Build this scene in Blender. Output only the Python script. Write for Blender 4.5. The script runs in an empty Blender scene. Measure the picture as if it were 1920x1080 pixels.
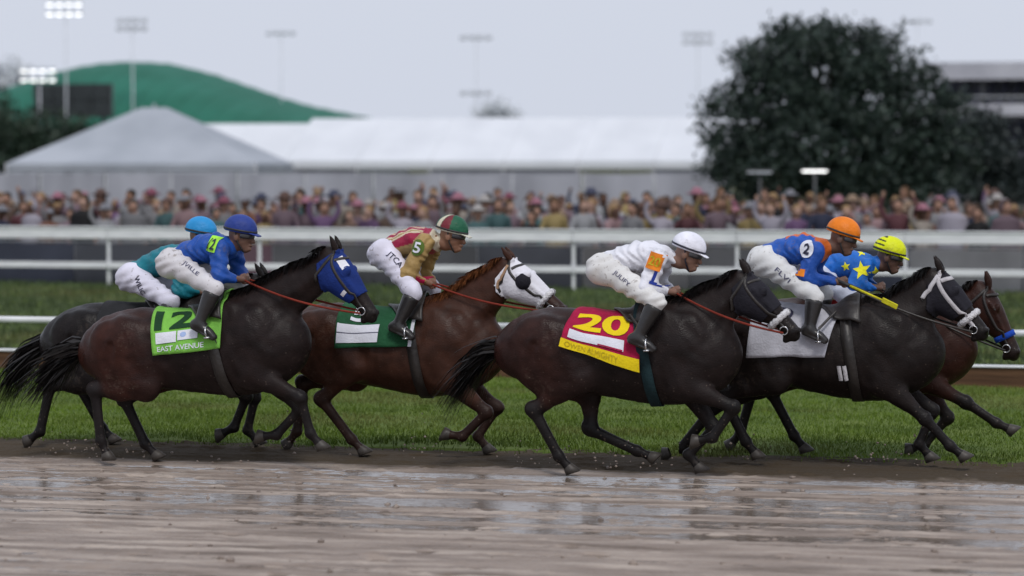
import bpy, bmesh, math, random
import numpy as np
from mathutils import Vector, Matrix, Euler
from mathutils.bvhtree import BVHTree

random.seed(7)
rng = np.random.default_rng(7)
S = bpy.context.scene
COL = S.collection
R = math.radians
PI = math.pi

# ------------------------------------------------------------------ camera
FPX = 5300.0                      # focal length in pixels of a 1920 wide frame
YAW = R(13.5)
CAMZ = 2.35
HOR = 305.0                       # pixel row of the horizon
PITCH = math.atan((540 - HOR) / FPX)
CAM = Vector((21 * math.sin(YAW), -21 * math.cos(YAW), CAMZ))
cd = bpy.data.cameras.new('camera')
cam = bpy.data.objects.new('camera', cd)
COL.objects.link(cam)
cam.location = CAM
cam.rotation_euler = (PI / 2 - PITCH, 0, YAW)
cd.sensor_width = 36
cd.lens = 36 * FPX / 1920
cd.clip_start = 0.5
cd.clip_end = 6000
cd.dof.use_dof = True
cd.dof.focus_distance = 21.8
cd.dof.aperture_fstop = 1.35
S.camera = cam
CR = Euler(cam.rotation_euler).to_matrix()

# ------------------------------------------------------------------ sky, sun, exposure
w = bpy.data.worlds.new('World')
S.world = w
w.use_nodes = True
nt = w.node_tree
nt.nodes.clear()
sky = nt.nodes.new('ShaderNodeTexSky')
sky.sky_type = 'NISHITA'
sky.sun_disc = False
SUN_EL, SUN_AZ = R(52), R(156)
sky.sun_elevation = SUN_EL
sky.sun_rotation = SUN_AZ
sky.dust_density = 6
sky.air_density = 1.5
mixn = nt.nodes.new('ShaderNodeMix')
mixn.data_type = 'RGBA'
mixn.inputs[0].default_value = 0.93          # overcast: the cloud layer hides the blue
mixn.inputs[7].default_value = (6.75, 7.2, 8.3, 1)
nt.links.new(sky.outputs[0], mixn.inputs[6])
bg = nt.nodes.new('ShaderNodeBackground')
bg.inputs[1].default_value = 0.1
nt.links.new(mixn.outputs[2], bg.inputs[0])
wo = nt.nodes.new('ShaderNodeOutputWorld')
nt.links.new(bg.outputs[0], wo.inputs[0])
sd = bpy.data.lights.new('sun', 'SUN')
sd.energy = 1.5
sd.angle = R(14)
sd.color = (1.0, 0.97, 0.93)
sun = bpy.data.objects.new('sun', sd)
COL.objects.link(sun)
sun.rotation_euler = (PI / 2 - SUN_EL, 0, R(24))
S.view_settings.view_transform = 'Standard'
S.view_settings.look = 'None'
S.view_settings.exposure = 0.0
S.view_settings.gamma = 1.0

# ------------------------------------------------------------------ projection helpers
def at(u, v, depth):
    d = CR @ Vector(((u - 960) / FPX, (540 - v) / FPX, -1))
    return CAM + d * depth

def ground(u, v, z=0.0):
    d = CR @ Vector(((u - 960) / FPX, (540 - v) / FPX, -1))
    t = (z - CAM.z) / d.z
    return CAM + d * t

def proj(p):
    q = CR.transposed() @ (Vector(p) - CAM)
    return 960 + FPX * q.x / -q.z, 540 - FPX * q.y / -q.z, -q.z

def on_row(u, Y, z):
    d = CR @ Vector(((u - 960) / FPX, (540 - HOR) / FPX, -1))
    return CAM.x + d.x * (Y - CAM.y) / d.y

# ------------------------------------------------------------------ object helpers
def link(name, me, parent=None, mats=(), smooth=True):
    o = bpy.data.objects.new(name, me)
    COL.objects.link(o)
    for m in mats: me.materials.append(m)
    if smooth and len(me.polygons):
        me.polygons.foreach_set('use_smooth', [True] * len(me.polygons))
    if parent is not None: o.parent = parent
    return o

def tag(o, label, cat, group=None):
    o['label'] = label
    o['category'] = cat
    if group: o['group'] = group
    return o

def struct(o):
    o['kind'] = 'structure'
    return o

def empty(name, loc=(0, 0, 0), rz=0):
    o = bpy.data.objects.new(name, None)
    COL.objects.link(o)
    o.location = loc
    o.rotation_euler = (0, 0, rz)
    o.empty_display_size = 0.1
    return o

def mesh(vs, fs, name='m'):
    me = bpy.data.meshes.new(name)
    me.from_pydata([tuple(map(float, v)) for v in vs], [], fs)
    me.update()
    return me

class MB:
    """collects shapes into one mesh"""
    def __init__(s): s.v = []; s.f = []
    def add(s, vs, fs):
        n = len(s.v)
        s.v += [tuple(v) for v in vs]
        s.f += [tuple(i + n for i in f) for f in fs]
        return s
    def box(s, c, d, rz=0, rx=0, ry=0, bev=0.0):
        x, y, z = d[0] / 2, d[1] / 2, d[2] / 2
        M = Euler((rx, ry, rz)).to_matrix()
        if bev <= 0:
            co = [(i * x, j * y, k * z) for i in (-1, 1) for j in (-1, 1) for k in (-1, 1)]
            fs = [(0, 1, 3, 2), (4, 6, 7, 5), (0, 4, 5, 1), (2, 3, 7, 6), (0, 2, 6, 4), (1, 5, 7, 3)]
        else:
            bm = bmesh.new()
            bmesh.ops.create_cube(bm, size=1)
            for v in bm.verts: v.co = Vector((v.co.x * d[0], v.co.y * d[1], v.co.z * d[2]))
            bmesh.ops.bevel(bm, geom=bm.edges[:], offset=bev, segments=1, affect='EDGES')
            bm.verts.index_update()
            co = [tuple(v.co) for v in bm.verts]
            fs = [tuple(v.index for v in f.verts) for f in bm.faces]
            bm.free()
        c = Vector(c)
        return s.add([c + M @ Vector(p) for p in co], fs)
    def tube(s, pts, rad, n=8, cap=True):
        pts = [Vector(p) for p in pts]
        if not hasattr(rad, '__len__'): rad = [rad] * len(pts)
        vs, fs = [], []
        up = Vector((0.13, 0.21, 0.97)).normalized()
        for i, p in enumerate(pts):
            t = (pts[min(i + 1, len(pts) - 1)] - pts[max(i - 1, 0)]).normalized()
            a = t.cross(up)
            if a.length < 1e-3: a = t.cross(Vector((1, 0, 0)))
            a.normalize(); b = t.cross(a)
            for k in range(n):
                an = 2 * PI * k / n
                vs.append(p + (a * math.cos(an) + b * math.sin(an)) * rad[i])
        for i in range(len(pts) - 1):
            for k in range(n):
                k2 = (k + 1) % n
                fs.append((i * n + k, i * n + k2, (i + 1) * n + k2, (i + 1) * n + k))
        if cap:
            fs.append(tuple(range(n - 1, -1, -1)))
            fs.append(tuple((len(pts) - 1) * n + k for k in range(n)))
        return s.add(vs, fs)
    def ribbon(s, pts, wid, side):
        """flat strip along pts, width along side vectors"""
        vs, fs = [], []
        for i, p in enumerate(pts):
            sv = Vector(side[i]) if hasattr(side[0], '__len__') else Vector(side)
            vs += [Vector(p) - sv * wid[i] / 2, Vector(p) + sv * wid[i] / 2]
        for i in range(len(pts) - 1):
            fs.append((2 * i, 2 * i + 1, 2 * i + 3, 2 * i + 2))
        return s.add(vs, fs)
    def build(s, name, mat, parent=None, smooth=False):
        me = mesh(s.v, s.f, name)
        return link(name, me, parent, (mat,) if not isinstance(mat, (list, tuple)) else mat, smooth)

# ------------------------------------------------------------------ materials
def base_mat(name, rough=0.6, spec=0.5):
    m = bpy.data.materials.new(name)
    m.use_nodes = True
    n = m.node_tree
    b = n.nodes['Principled BSDF']
    b.inputs['Roughness'].default_value = rough
    b.inputs['Specular IOR Level'].default_value = spec
    return m, n, b

def noise_mat(name, c1, c2, scale=4, rough=0.6, spec=0.4, bump=0.0, bscale=None, stretch=(1, 1, 1), detail=4, rough2=None, metal=0, lo=0.35, hi=0.65):
    m, n, b = base_mat(name, rough, spec)
    tc = n.nodes.new('ShaderNodeTexCoord')
    mp = n.nodes.new('ShaderNodeMapping')
    mp.inputs['Scale'].default_value = stretch
    n.links.new(tc.outputs['Object'], mp.inputs[0])
    nz = n.nodes.new('ShaderNodeTexNoise')
    nz.inputs['Scale'].default_value = scale
    nz.inputs['Detail'].default_value = detail
    n.links.new(mp.outputs[0], nz.inputs['Vector'])
    cr = n.nodes.new('ShaderNodeValToRGB')
    cr.color_ramp.elements[0].position = lo
    cr.color_ramp.elements[1].position = hi
    cr.color_ramp.elements[0].color = (*c1, 1)
    cr.color_ramp.elements[1].color = (*c2, 1)
    n.links.new(nz.outputs[0], cr.inputs[0])
    n.links.new(cr.outputs[0], b.inputs['Base Color'])
    b.inputs['Metallic'].default_value = metal
    if rough2 is not None:
        mr = n.nodes.new('ShaderNodeMapRange')
        mr.inputs['To Min'].default_value = rough
        mr.inputs['To Max'].default_value = rough2
        n.links.new(nz.outputs[0], mr.inputs[0])
        n.links.new(mr.outputs[0], b.inputs['Roughness'])
    if bump:
        nb = n.nodes.new('ShaderNodeTexNoise')
        nb.inputs['Scale'].default_value = bscale or scale * 4
        nb.inputs['Detail'].default_value = 5
        n.links.new(mp.outputs[0], nb.inputs['Vector'])
        bp = n.nodes.new('ShaderNodeBump')
        bp.inputs['Strength'].default_value = bump
        bp.inputs['Distance'].default_value = 0.02
        n.links.new(nb.outputs[0], bp.inputs['Height'])
        n.links.new(bp.outputs[0], b.inputs['Normal'])
    return m

def var(c, f): return tuple(max(0, x * f) for x in c)

def solid(name, c, rough=0.6, spec=0.4, v=0.15, scale=9, bump=0.0, **k):
    return noise_mat(name, var(c, 1 - v), var(c, 1 + v), scale, rough, spec, bump, **k)

def attr_mat(name, rough=0.5, spec=0.4, bump=0.15, bscale=60, stretch=(1, 1, 1), mud=0.0, cvar=0.25, sheen=0.0, vscale=7):
    """colour from the vertex colours 'col', broken up by noise, with flecks of mud"""
    m, n, b = base_mat(name, rough, spec)
    at_ = n.nodes.new('ShaderNodeAttribute'); at_.attribute_name = 'col'
    tc = n.nodes.new('ShaderNodeTexCoord')
    mp = n.nodes.new('ShaderNodeMapping'); mp.inputs['Scale'].default_value = stretch
    n.links.new(tc.outputs['Object'], mp.inputs[0])
    nz = n.nodes.new('ShaderNodeTexNoise'); nz.inputs['Scale'].default_value = vscale; nz.inputs['Detail'].default_value = 5
    n.links.new(mp.outputs[0], nz.inputs['Vector'])
    mr = n.nodes.new('ShaderNodeMapRange')
    mr.inputs['From Min'].default_value = 0.3; mr.inputs['From Max'].default_value = 0.7
    mr.inputs['To Min'].default_value = 1 - cvar; mr.inputs['To Max'].default_value = 1 + cvar
    n.links.new(nz.outputs[0], mr.inputs[0])
    mu = n.nodes.new('ShaderNodeMix'); mu.data_type = 'RGBA'; mu.blend_type = 'MULTIPLY'; mu.inputs[0].default_value = 1
    n.links.new(at_.outputs[0], mu.inputs[6])
    cb = n.nodes.new('ShaderNodeCombineColor')
    for i in range(3): n.links.new(mr.outputs[0], cb.inputs[i])
    n.links.new(cb.outputs[0], mu.inputs[7])
    out = mu.outputs[2]
    if mud > 0:
        ns = n.nodes.new('ShaderNodeTexNoise'); ns.inputs['Scale'].default_value = 34; ns.inputs['Detail'].default_value = 3
        n.links.new(tc.outputs['Object'], ns.inputs['Vector'])
        n2 = n.nodes.new('ShaderNodeTexNoise'); n2.inputs['Scale'].default_value = 3.2
        n.links.new(tc.outputs['Object'], n2.inputs['Vector'])
        ml = n.nodes.new('ShaderNodeMath'); ml.operation = 'MULTIPLY'
        n.links.new(ns.outputs[0], ml.inputs[0]); n.links.new(n2.outputs[0], ml.inputs[1])
        m2 = n.nodes.new('ShaderNodeMapRange')
        m2.inputs['From Min'].default_value = 0.36; m2.inputs['From Max'].default_value = 0.42
        m2.inputs['To Max'].default_value = mud
        n.links.new(ml.outputs[0], m2.inputs[0])
        mx = n.nodes.new('ShaderNodeMix'); mx.data_type = 'RGBA'
        n.links.new(m2.outputs[0], mx.inputs[0])
        n.links.new(out, mx.inputs[6]); mx.inputs[7].default_value = (0.14, 0.105, 0.08, 1)
        out = mx.outputs[2]
    n.links.new(out, b.inputs['Base Color'])
    if sheen: b.inputs['Sheen Weight'].default_value = sheen
    if bump:
        nb = n.nodes.new('ShaderNodeTexNoise'); nb.inputs['Scale'].default_value = bscale; nb.inputs['Detail'].default_value = 6
        n.links.new(mp.outputs[0], nb.inputs['Vector'])
        bp = n.nodes.new('ShaderNodeBump'); bp.inputs['Strength'].default_value = bump; bp.inputs['Distance'].default_value = 0.02
        n.links.new(nb.outputs[0], bp.inputs['Height'])
        n.links.new(bp.outputs[0], b.inputs['Normal'])
    return m

# ------------------------------------------------------------------ implicit surfaces
def segd(x, y, z, p0, p1, a0, a1, b0, b1, lat):
    v = p1 - p0
    L2 = float(v @ v) + 1e-12
    X, Y, Z = x - p0[0], y - p0[1], z - p0[2]
    t = np.clip((X * v[0] + Y * v[1] + Z * v[2]) / L2, 0, 1)
    X = X - t * v[0]; Y = Y - t * v[1]; Z = Z - t * v[2]
    lv = X * lat[0] + Y * lat[1] + Z * lat[2]
    r2 = X * X + Y * Y + Z * Z
    lv2 = lv * lv
    u2 = np.maximum(r2 - lv2, 0)
    a = a0 + t * (a1 - a0); b = b0 + t * (b1 - b0)
    q = np.sqrt(u2 / (a * a) + lv2 / (b * b)) + 1e-4
    r = np.sqrt(r2)
    return np.where(q < 0.05, -np.minimum(a, b), r * (1 - 1 / q))

def densify(pts, n):
    P = np.array(pts, float)
    if n <= 1 or len(P) < 2: return P
    E = np.vstack([2 * P[0] - P[1], P, 2 * P[-1] - P[-2]])
    E[:, 3:] = np.maximum(E[:, 3:], 0.004)
    out = []
    for i in range(len(P) - 1):
        p0, p1, p2, p3 = E[i], E[i + 1], E[i + 2], E[i + 3]
        for k in range(n):
            t = k / n
            out.append(0.5 * (2 * p1 + (p2 - p0) * t + (2 * p0 - 5 * p1 + 4 * p2 - p3) * t * t + (3 * p1 - p0 - 3 * p2 + p3) * t ** 3))
    out.append(P[-1])
    out = np.array(out)
    out[:, 3:] = np.maximum(out[:, 3:], 0.004)
    return out

class Vol:
    def __init__(s, lo, hi, h):
        s.lo = np.array(lo, np.float32); s.h = h
        s.n = [int(math.ceil((hi[i] - lo[i]) / h)) + 1 for i in range(3)]
        s.ax = [(s.lo[i] + h * np.arange(s.n[i])).astype(np.float32) for i in range(3)]
        s.F = np.full(s.n, 0.4, np.float32)
        s.groups = []
    def _sl(s, lo, hi):
        r = []
        for i in range(3):
            a = int(max(0, math.floor((lo[i] - s.lo[i]) / s.h))); b = int(min(s.n[i], math.ceil((hi[i] - s.lo[i]) / s.h) + 1))
            if b <= a: return None
            r.append(slice(a, b))
        return tuple(r)
    def _grid(s, sl):
        return s.ax[0][sl[0]][:, None, None], s.ax[1][sl[1]][None, :, None], s.ax[2][sl[2]][None, None, :]
    def tube(s, pts, lat=(0, 1, 0), k=0.03, n=4, tag=0, sub=False):
        pts = [tuple(p) if len(p) == 5 else (*p[:3], p[3], p[3]) for p in pts]
        D = densify(pts, n).astype(np.float32)
        lat = np.array(lat, np.float32); lat /= np.linalg.norm(lat)
        m = float(D[:, 3:].max()) + 0.03 + k
        lo = D[:, :3].min(0) - m; hi = D[:, :3].max(0) + m
        SL = s._sl(lo, hi)
        segs = []
        if SL is None: return s
        L = np.full([q.stop - q.start for q in SL], 0.4, np.float32)
        for i in range(len(D) - 1):
            p0, p1 = D[i], D[i + 1]
            mm = max(p0[3], p0[4], p1[3], p1[4]) + 0.03 + k
            sl = s._sl(np.minimum(p0[:3], p1[:3]) - mm, np.maximum(p0[:3], p1[:3]) + mm)
            segs.append((p0[:3], p1[:3], p0[3], p1[3], p0[4], p1[4], lat))
            if sl is None: continue
            d = segd(*s._grid(sl), *segs[-1])
            ls = tuple(slice(sl[j].start - SL[j].start, sl[j].stop - SL[j].start) for j in range(3))
            L[ls] = np.minimum(L[ls], d)
        s._comb(SL, L, k, sub)
        if not sub: s.groups.append((tag, 'seg', segs))
        return s
    def ell(s, c, r, ang=0.0, k=0.03, tag=0, sub=False):
        m = max(r) + 0.03 + k
        c = np.array(c, np.float32)
        SL = s._sl(c - m, c + m)
        if SL is None: return s
        d = s._elld(*s._grid(SL), c, r, ang)
        s._comb(SL, d.astype(np.float32), k, sub)
        if not sub: s.groups.append((tag, 'ell', (c, r, ang)))
        return s
    @staticmethod
    def _elld(x, y, z, c, r, ang):
        X, Y, Z = x - c[0], y - c[1], z - c[2]
        ca, sa = math.cos(ang), math.sin(ang)
        X, Z = X * ca + Z * sa, -X * sa + Z * ca
        q = np.sqrt((X / r[0]) ** 2 + (Y / r[1]) ** 2 + (Z / r[2]) ** 2) + 1e-4
        rr = np.sqrt(X * X + Y * Y + Z * Z)
        return np.where(q < 0.05, -min(r), rr * (1 - 1 / q))
    def _comb(s, SL, d, k, sub):
        a = s.F[SL]
        if sub:
            h = np.clip(0.5 - 0.5 * (a + d) / k, 0, 1)
            s.F[SL] = a * (1 - h) + (-d) * h + k * h * (1 - h)
        else:
            h = np.clip(0.5 + 0.5 * (a - d) / k, 0, 1)
            s.F[SL] = a * (1 - h) + d * h - k * h * (1 - h)
    def clip(s, nrm, off):
        """keep where nrm.p < off"""
        g = s.ax[0][:, None, None] * nrm[0] + s.ax[1][None, :, None] * nrm[1] + s.ax[2][None, None, :] * nrm[2] - off
        s.F = np.maximum(s.F, g.astype(np.float32))
        return s
    def net(s):
        F = s.F; ins = F < 0
        nx, ny, nz = F.shape
        c = np.zeros((nx - 1, ny - 1, nz - 1), np.int8)
        for i in (0, 1):
            for j in (0, 1):
                for k in (0, 1):
                    c += ins[i:nx - 1 + i, j:ny - 1 + j, k:nz - 1 + k]
        I, J, K = np.nonzero((c > 0) & (c < 8))
        acc = np.zeros((len(I), 3)); cnt = np.zeros(len(I))
        cor = [(i, j, k) for i in (0, 1) for j in (0, 1) for k in (0, 1)]
        for a in cor:
            for b in cor:
                if sum(abs(a[t] - b[t]) for t in range(3)) != 1 or a > b: continue
                fa = F[I + a[0], J + a[1], K + a[2]]; fb = F[I + b[0], J + b[1], K + b[2]]
                m = (fa < 0) != (fb < 0)
                t = np.where(m, fa / np.where(m, fa - fb, 1), 0)
                for ax in range(3):
                    acc[:, ax] += np.where(m, a[ax] + t * (b[ax] - a[ax]), 0)
                cnt += m
        V = acc / cnt[:, None] + np.stack([I, J, K], 1)
        V = V * s.h + s.lo
        idx = np.full(c.shape, -1, np.int64); idx[I, J, K] = np.arange(len(I))
        Q = []
        for ax in range(3):
            a = [slice(None)] * 3; b = [slice(None)] * 3
            a[ax] = slice(0, -1); b[ax] = slice(1, None)
            A, B = ins[tuple(a)], ins[tuple(b)]
            E = np.argwhere(A != B)
            u, v = [(1, 2), (2, 0), (0, 1)][ax]
            ok = (E[:, u] > 0) & (E[:, v] > 0) & (E[:, u] < F.shape[u] - 1) & (E[:, v] < F.shape[v] - 1)
            E = E[ok]
            def g(du, dv):
                e = E.copy(); e[:, u] += du; e[:, v] += dv
                return idx[e[:, 0], e[:, 1], e[:, 2]]
            q = np.stack([g(-1, -1), g(0, -1), g(0, 0), g(-1, 0)], 1)
            fl = ~A[tuple(E.T)] if len(E) else np.zeros(0, bool)
            q[fl] = q[fl][:, ::-1]
            Q.append(q)
        Q = np.concatenate(Q)
        Q = Q[(Q >= 0).all(1)]
        return V, Q
    def tags(s, V):
        best = np.full(len(V), 9.0); tg = np.zeros(len(V), int)
        x, y, z = V[:, 0], V[:, 1], V[:, 2]
        for t, kind, data in s.groups:
            if kind == 'seg':
                d = np.full(len(V), 9.0)
                for sg in data:
                    d = np.minimum(d, segd(x, y, z, *sg))
            else: d = s._elld(x, y, z, *data)
            m = d < best
            best[m] = d[m]; tg[m] = t
        return tg

def netmesh(V, Q, colors=None, name='m'):
    me = bpy.data.meshes.new(name)
    me.vertices.add(len(V)); me.vertices.foreach_set('co', V.astype(np.float32).ravel())
    me.loops.add(Q.size); me.loops.foreach_set('vertex_index', Q.astype(np.int32).ravel())
    me.polygons.add(len(Q))
    me.polygons.foreach_set('loop_start', np.arange(0, Q.size, 4, dtype=np.int32))
    me.update(calc_edges=True)
    me.validate()
    if colors is not None: setcol(me, colors)
    return me

def setcol(me, colors):
    a = me.attributes.new('col', 'FLOAT_COLOR', 'POINT')
    c = np.ones((len(me.vertices), 4), np.float32); c[:, :3] = colors
    a.data.foreach_set('color', c.ravel())

def bvh_of(me):
    n = len(me.vertices)
    co = np.zeros(n * 3, np.float32); me.vertices.foreach_get('co', co)
    return BVHTree.FromPolygons([Vector(p) for p in co.reshape(-1, 3)], [tuple(p.vertices) for p in me.polygons])

def smoothstep(a, b, x):
    t = np.clip((x - a) / (b - a), 0, 1)
    return t * t * (3 - 2 * t)

# ------------------------------------------------------------------ flat shapes pressed on surfaces
_texts = {}
def text2d(s, bold=0.0, shear=0.0):
    key = (s, bold, shear)
    if key in _texts: return _texts[key]
    c = bpy.data.curves.new('t', 'FONT'); c.body = s; c.offset = bold; c.resolution_u = 4; c.shear = shear
    c.fill_mode = 'BOTH'
    o = bpy.data.objects.new('t', c)
    COL.objects.link(o)
    dg = bpy.context.evaluated_depsgraph_get()
    me = bpy.data.meshes.new_from_object(o.evaluated_get(dg))
    vs = np.array([v.co[:] for v in me.vertices])[:, :2]
    fs = [tuple(p.vertices) for p in me.polygons]
    bpy.data.objects.remove(o); bpy.data.meshes.remove(me); bpy.data.curves.remove(c)
    lo, hi = vs.min(0), vs.max(0)
    vs = (vs - lo) / (hi - lo)
    asp = (hi - lo)[0] / (hi - lo)[1]
    _texts[key] = (vs, fs, asp)
    return _texts[key]

def rect2d(): return np.array([(0, 0), (1, 0), (1, 1), (0, 1)], float), [(0, 1, 2, 3)], 1.0

def disc2d(n=20):
    vs = [(0.5 + 0.5 * math.cos(2 * PI * i / n), 0.5 + 0.5 * math.sin(2 * PI * i / n)) for i in range(n)]
    return np.array(vs), [tuple(range(n))], 1.0

def star2d():
    vs = [(0.5, 0.5)]
    for i in range(10):
        r = 0.5 if i % 2 == 0 else 0.21
        a = PI / 2 + i * PI / 5
        vs.append((0.5 + r * math.cos(a), 0.5 + r * math.sin(a)))
    return np.array(vs), [(0, i + 1, (i + 1) % 10 + 1) for i in range(10)], 1.0

def press(name, shape, fn, cuts, mat, parent, thick=0.0):
    """map a unit-square shape through fn(u, v) -> point or None"""
    vs, fs, _ = shape
    bm = bmesh.new()
    bv = [bm.verts.new((x, y, 0)) for x, y in vs]
    for f in fs:
        try: bm.faces.new([bv[i] for i in f])
        except ValueError: pass
    for ax, nn in ((0, cuts[0]), (1, cuts[1])):
        for i in range(1, nn):
            pc = [0, 0, 0]; pc[ax] = i / nn
            nr = [0, 0, 0]; nr[ax] = 1
            bmesh.ops.bisect_plane(bm, geom=bm.verts[:] + bm.edges[:] + bm.faces[:], plane_co=pc, plane_no=nr, dist=1e-5)
    bad = []
    for v in bm.verts:
        p = fn(v.co.x, v.co.y)
        if p is None: bad.append(v)
        else: v.co = p
    if bad: bmesh.ops.delete(bm, geom=bad, context='VERTS')
    me = bpy.data.meshes.new(name); bm.to_mesh(me); bm.free()
    return link(name, me, parent, (mat,), True)

def caster(bvh, c, su, sv, off=0.004, ang=0.0):
    """flat frame centred at (x, z) c, size su x sv, cast along +y on the near side"""
    ca, sa = math.cos(ang), math.sin(ang)
    def fn(u, v):
        a, b = (u - 0.5) * su, (v - 0.5) * sv
        x, z = c[0] + a * ca - b * sa, c[1] + a * sa + b * ca
        h = bvh.ray_cast(Vector((x, -3, z)), Vector((0, 1, 0)))
        if h[0] is None: return None
        return h[0] + (h[1].normalized() * (0.3 if h[1].y < 0 else -0.3) + Vector((0, -0.8, 0))) * off
    return fn

def strap(pts, wid, bvh, off, thick=0.004, n=5, closed=False):
    """a leather band through pts, pulled onto the surface"""
    D = densify([(*p, 0.01, 0.01) for p in pts], n)[:, :3]
    P, N = [], []
    for p in D:
        loc, nr, _, _ = bvh.find_nearest(Vector(p))
        P.append(loc + nr * off); N.append(nr)
    return band(P, N, wid, thick)

def band(P, N, wid, thick):
    mb = MB()
    m = len(P)
    vs, fs = [], []
    for i in range(m):
        t = (P[min(i + 1, m - 1)] - P[max(i - 1, 0)]).normalized()
        s = t.cross(N[i]).normalized()
        for a, b in ((-1, 0), (1, 0), (1, 1), (-1, 1)):
            vs.append(P[i] + s * a * wid / 2 + N[i] * b * thick)
    for i in range(m - 1):
        for k in range(4):
            k2 = (k + 1) % 4
            fs.append((i * 4 + k, i * 4 + k2, i * 4 + 4 + k2, i * 4 + 4 + k))
    mb.add(vs, fs)
    return mb

# ================================================================== setting
def vnoise(x, y, seed=0):
    """smooth lattice noise in 0..1"""
    xi, yi = np.floor(x).astype(np.int64), np.floor(y).astype(np.int64)
    fx, fy = x - xi, y - yi
    fx = fx * fx * (3 - 2 * fx); fy = fy * fy * (3 - 2 * fy)
    def hsh(a, b):
        n = (a * 374761393 + b * 668265263 + seed * 974634541) & 0x7fffffff
        n = ((n ^ (n >> 13)) * 1274126177) & 0x7fffffff
        return ((n ^ (n >> 16)) & 0xffff) / 65535.0
    return (hsh(xi, yi) * (1 - fx) + hsh(xi + 1, yi) * fx) * (1 - fy) + (hsh(xi, yi + 1) * (1 - fx) + hsh(xi + 1, yi + 1) * fx) * fy

def gridmesh(x0, x1, y0, y1, nx, ny, zf):
    xs = np.linspace(x0, x1, nx); ys = np.linspace(y0, y1, ny)
    X, Y = np.meshgrid(xs, ys, indexing='ij')
    Z = zf(X, Y)
    V = np.stack([X, Y, Z], -1).reshape(-1, 3)
    i, j = np.meshgrid(np.arange(nx - 1), np.arange(ny - 1), indexing='ij')
    a = (i * ny + j).ravel()
    Q = np.stack([a, a + ny, a + ny + 1, a + 1], 1)
    return netmesh(V, Q)

Y_MUD = ground(1000, 877).y          # pale slop ends, dark wet verge begins
Y_GRASS = ground(1000, 855).y
Y_KERB = ground(1800, 726).y
Y_FENCE = 29.8
print('rows', Y_MUD, Y_GRASS, Y_KERB, ground(960, 1080).y, ground(960, 515).y)

# ground to the horizon
GROUND = noise_mat('infield_ground', (0.055, 0.07, 0.03), (0.10, 0.10, 0.055), 0.6, 0.95, 0.1)
me = mesh([(-1500, -60, -0.30), (1500, -60, -0.30), (1500, 3500, -0.30), (-1500, 3500, -0.30)], [(0, 1, 2, 3)])
struct(link('ground', me, None, (GROUND,), False))

me = gridmesh(-60, 60, 31.2, 60, 60, 40, lambda X, Y: -0.30 + 0.12 * smoothstep(31.2, 31.5, Y) + 0.08 * smoothstep(32.9, 33.3, Y) - 0.2 * smoothstep(52, 60, Y))
struct(link('infield_bank', me, None, (GROUND,)))
# wet dirt track: harrowed along the running line, cut up by hooves, water standing in the low places
def track_mat():
    m, n, b = base_mat('wet_track_dirt', 0.5, 0.25)
    tc = n.nodes.new('ShaderNodeTexCoord')
    mp = n.nodes.new('ShaderNodeMapping'); mp.inputs['Scale'].default_value = (0.6, 4.2, 1)
    n.links.new(tc.outputs['Object'], mp.inputs[0])
    nz = n.nodes.new('ShaderNodeTexNoise'); nz.inputs['Scale'].default_value = 1.6; nz.inputs['Detail'].default_value = 6
    n.links.new(mp.outputs[0], nz.inputs['Vector'])
    cr = n.nodes.new('ShaderNodeValToRGB')
    e = cr.color_ramp.elements
    e[0].position = 0.30; e[0].color = (0.13, 0.098, 0.076, 1)
    e[1].position = 0.72; e[1].color = (0.47, 0.395, 0.335, 1)
    k = e.new(0.5); k.color = (0.27, 0.217, 0.183, 1)
    n.links.new(nz.outputs[0], cr.inputs[0])
    # the verge by the grass is darker, richer soil
    sx = n.nodes.new('ShaderNodeSeparateXYZ'); n.links.new(tc.outputs['Object'], sx.inputs[0])
    n3 = n.nodes.new('ShaderNodeTexNoise'); n3.inputs['Scale'].default_value = 1.4; n3.inputs['Detail'].default_value = 5
    n.links.new(tc.outputs['Object'], n3.inputs['Vector'])
    ma = n.nodes.new('ShaderNodeMath'); ma.operation = 'MULTIPLY_ADD'; ma.inputs[1].default_value = 0.8
    n.links.new(n3.outputs[0], ma.inputs[0]); n.links.new(sx.outputs[1], ma.inputs[2])
    mr = n.nodes.new('ShaderNodeMapRange')
    mr.inputs['From Min'].default_value = Y_MUD + 0.05; mr.inputs['From Max'].default_value = Y_MUD + 0.35
    n.links.new(ma.outputs[0], mr.inputs[0])
    mx = n.nodes.new('ShaderNodeMix'); mx.data_type = 'RGBA'; mx.inputs[7].default_value = (0.062, 0.046, 0.03, 1)
    n.links.new(mr.outputs[0], mx.inputs[0]); n.links.new(cr.outputs[0], mx.inputs[6])
    n.links.new(mx.outputs[2], b.inputs['Base Color'])
    n2 = n.nodes.new('ShaderNodeTexNoise'); n2.inputs['Scale'].default_value = 26; n2.inputs['Detail'].default_value = 6
    n.links.new(tc.outputs['Object'], n2.inputs['Vector'])
    bp = n.nodes.new('ShaderNodeBump'); bp.inputs['Strength'].default_value = 0.6; bp.inputs['Distance'].default_value = 0.03
    n.links.new(n2.outputs[0], bp.inputs['Height']); n.links.new(bp.outputs[0], b.inputs['Normal'])
    m2 = n.nodes.new('ShaderNodeMapRange'); m2.inputs['To Min'].default_value = 0.35; m2.inputs['To Max'].default_value = 0.8
    n.links.new(n2.outputs[0], m2.inputs[0])
    ad = n.nodes.new('ShaderNodeMath'); ad.operation = 'MAXIMUM'; n.links.new(m2.outputs[0], ad.inputs[0]); n.links.new(mr.outputs[0], ad.inputs[1])
    n.links.new(ad.outputs[0], b.inputs['Roughness'])
    return m
TRACK = track_mat()

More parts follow.
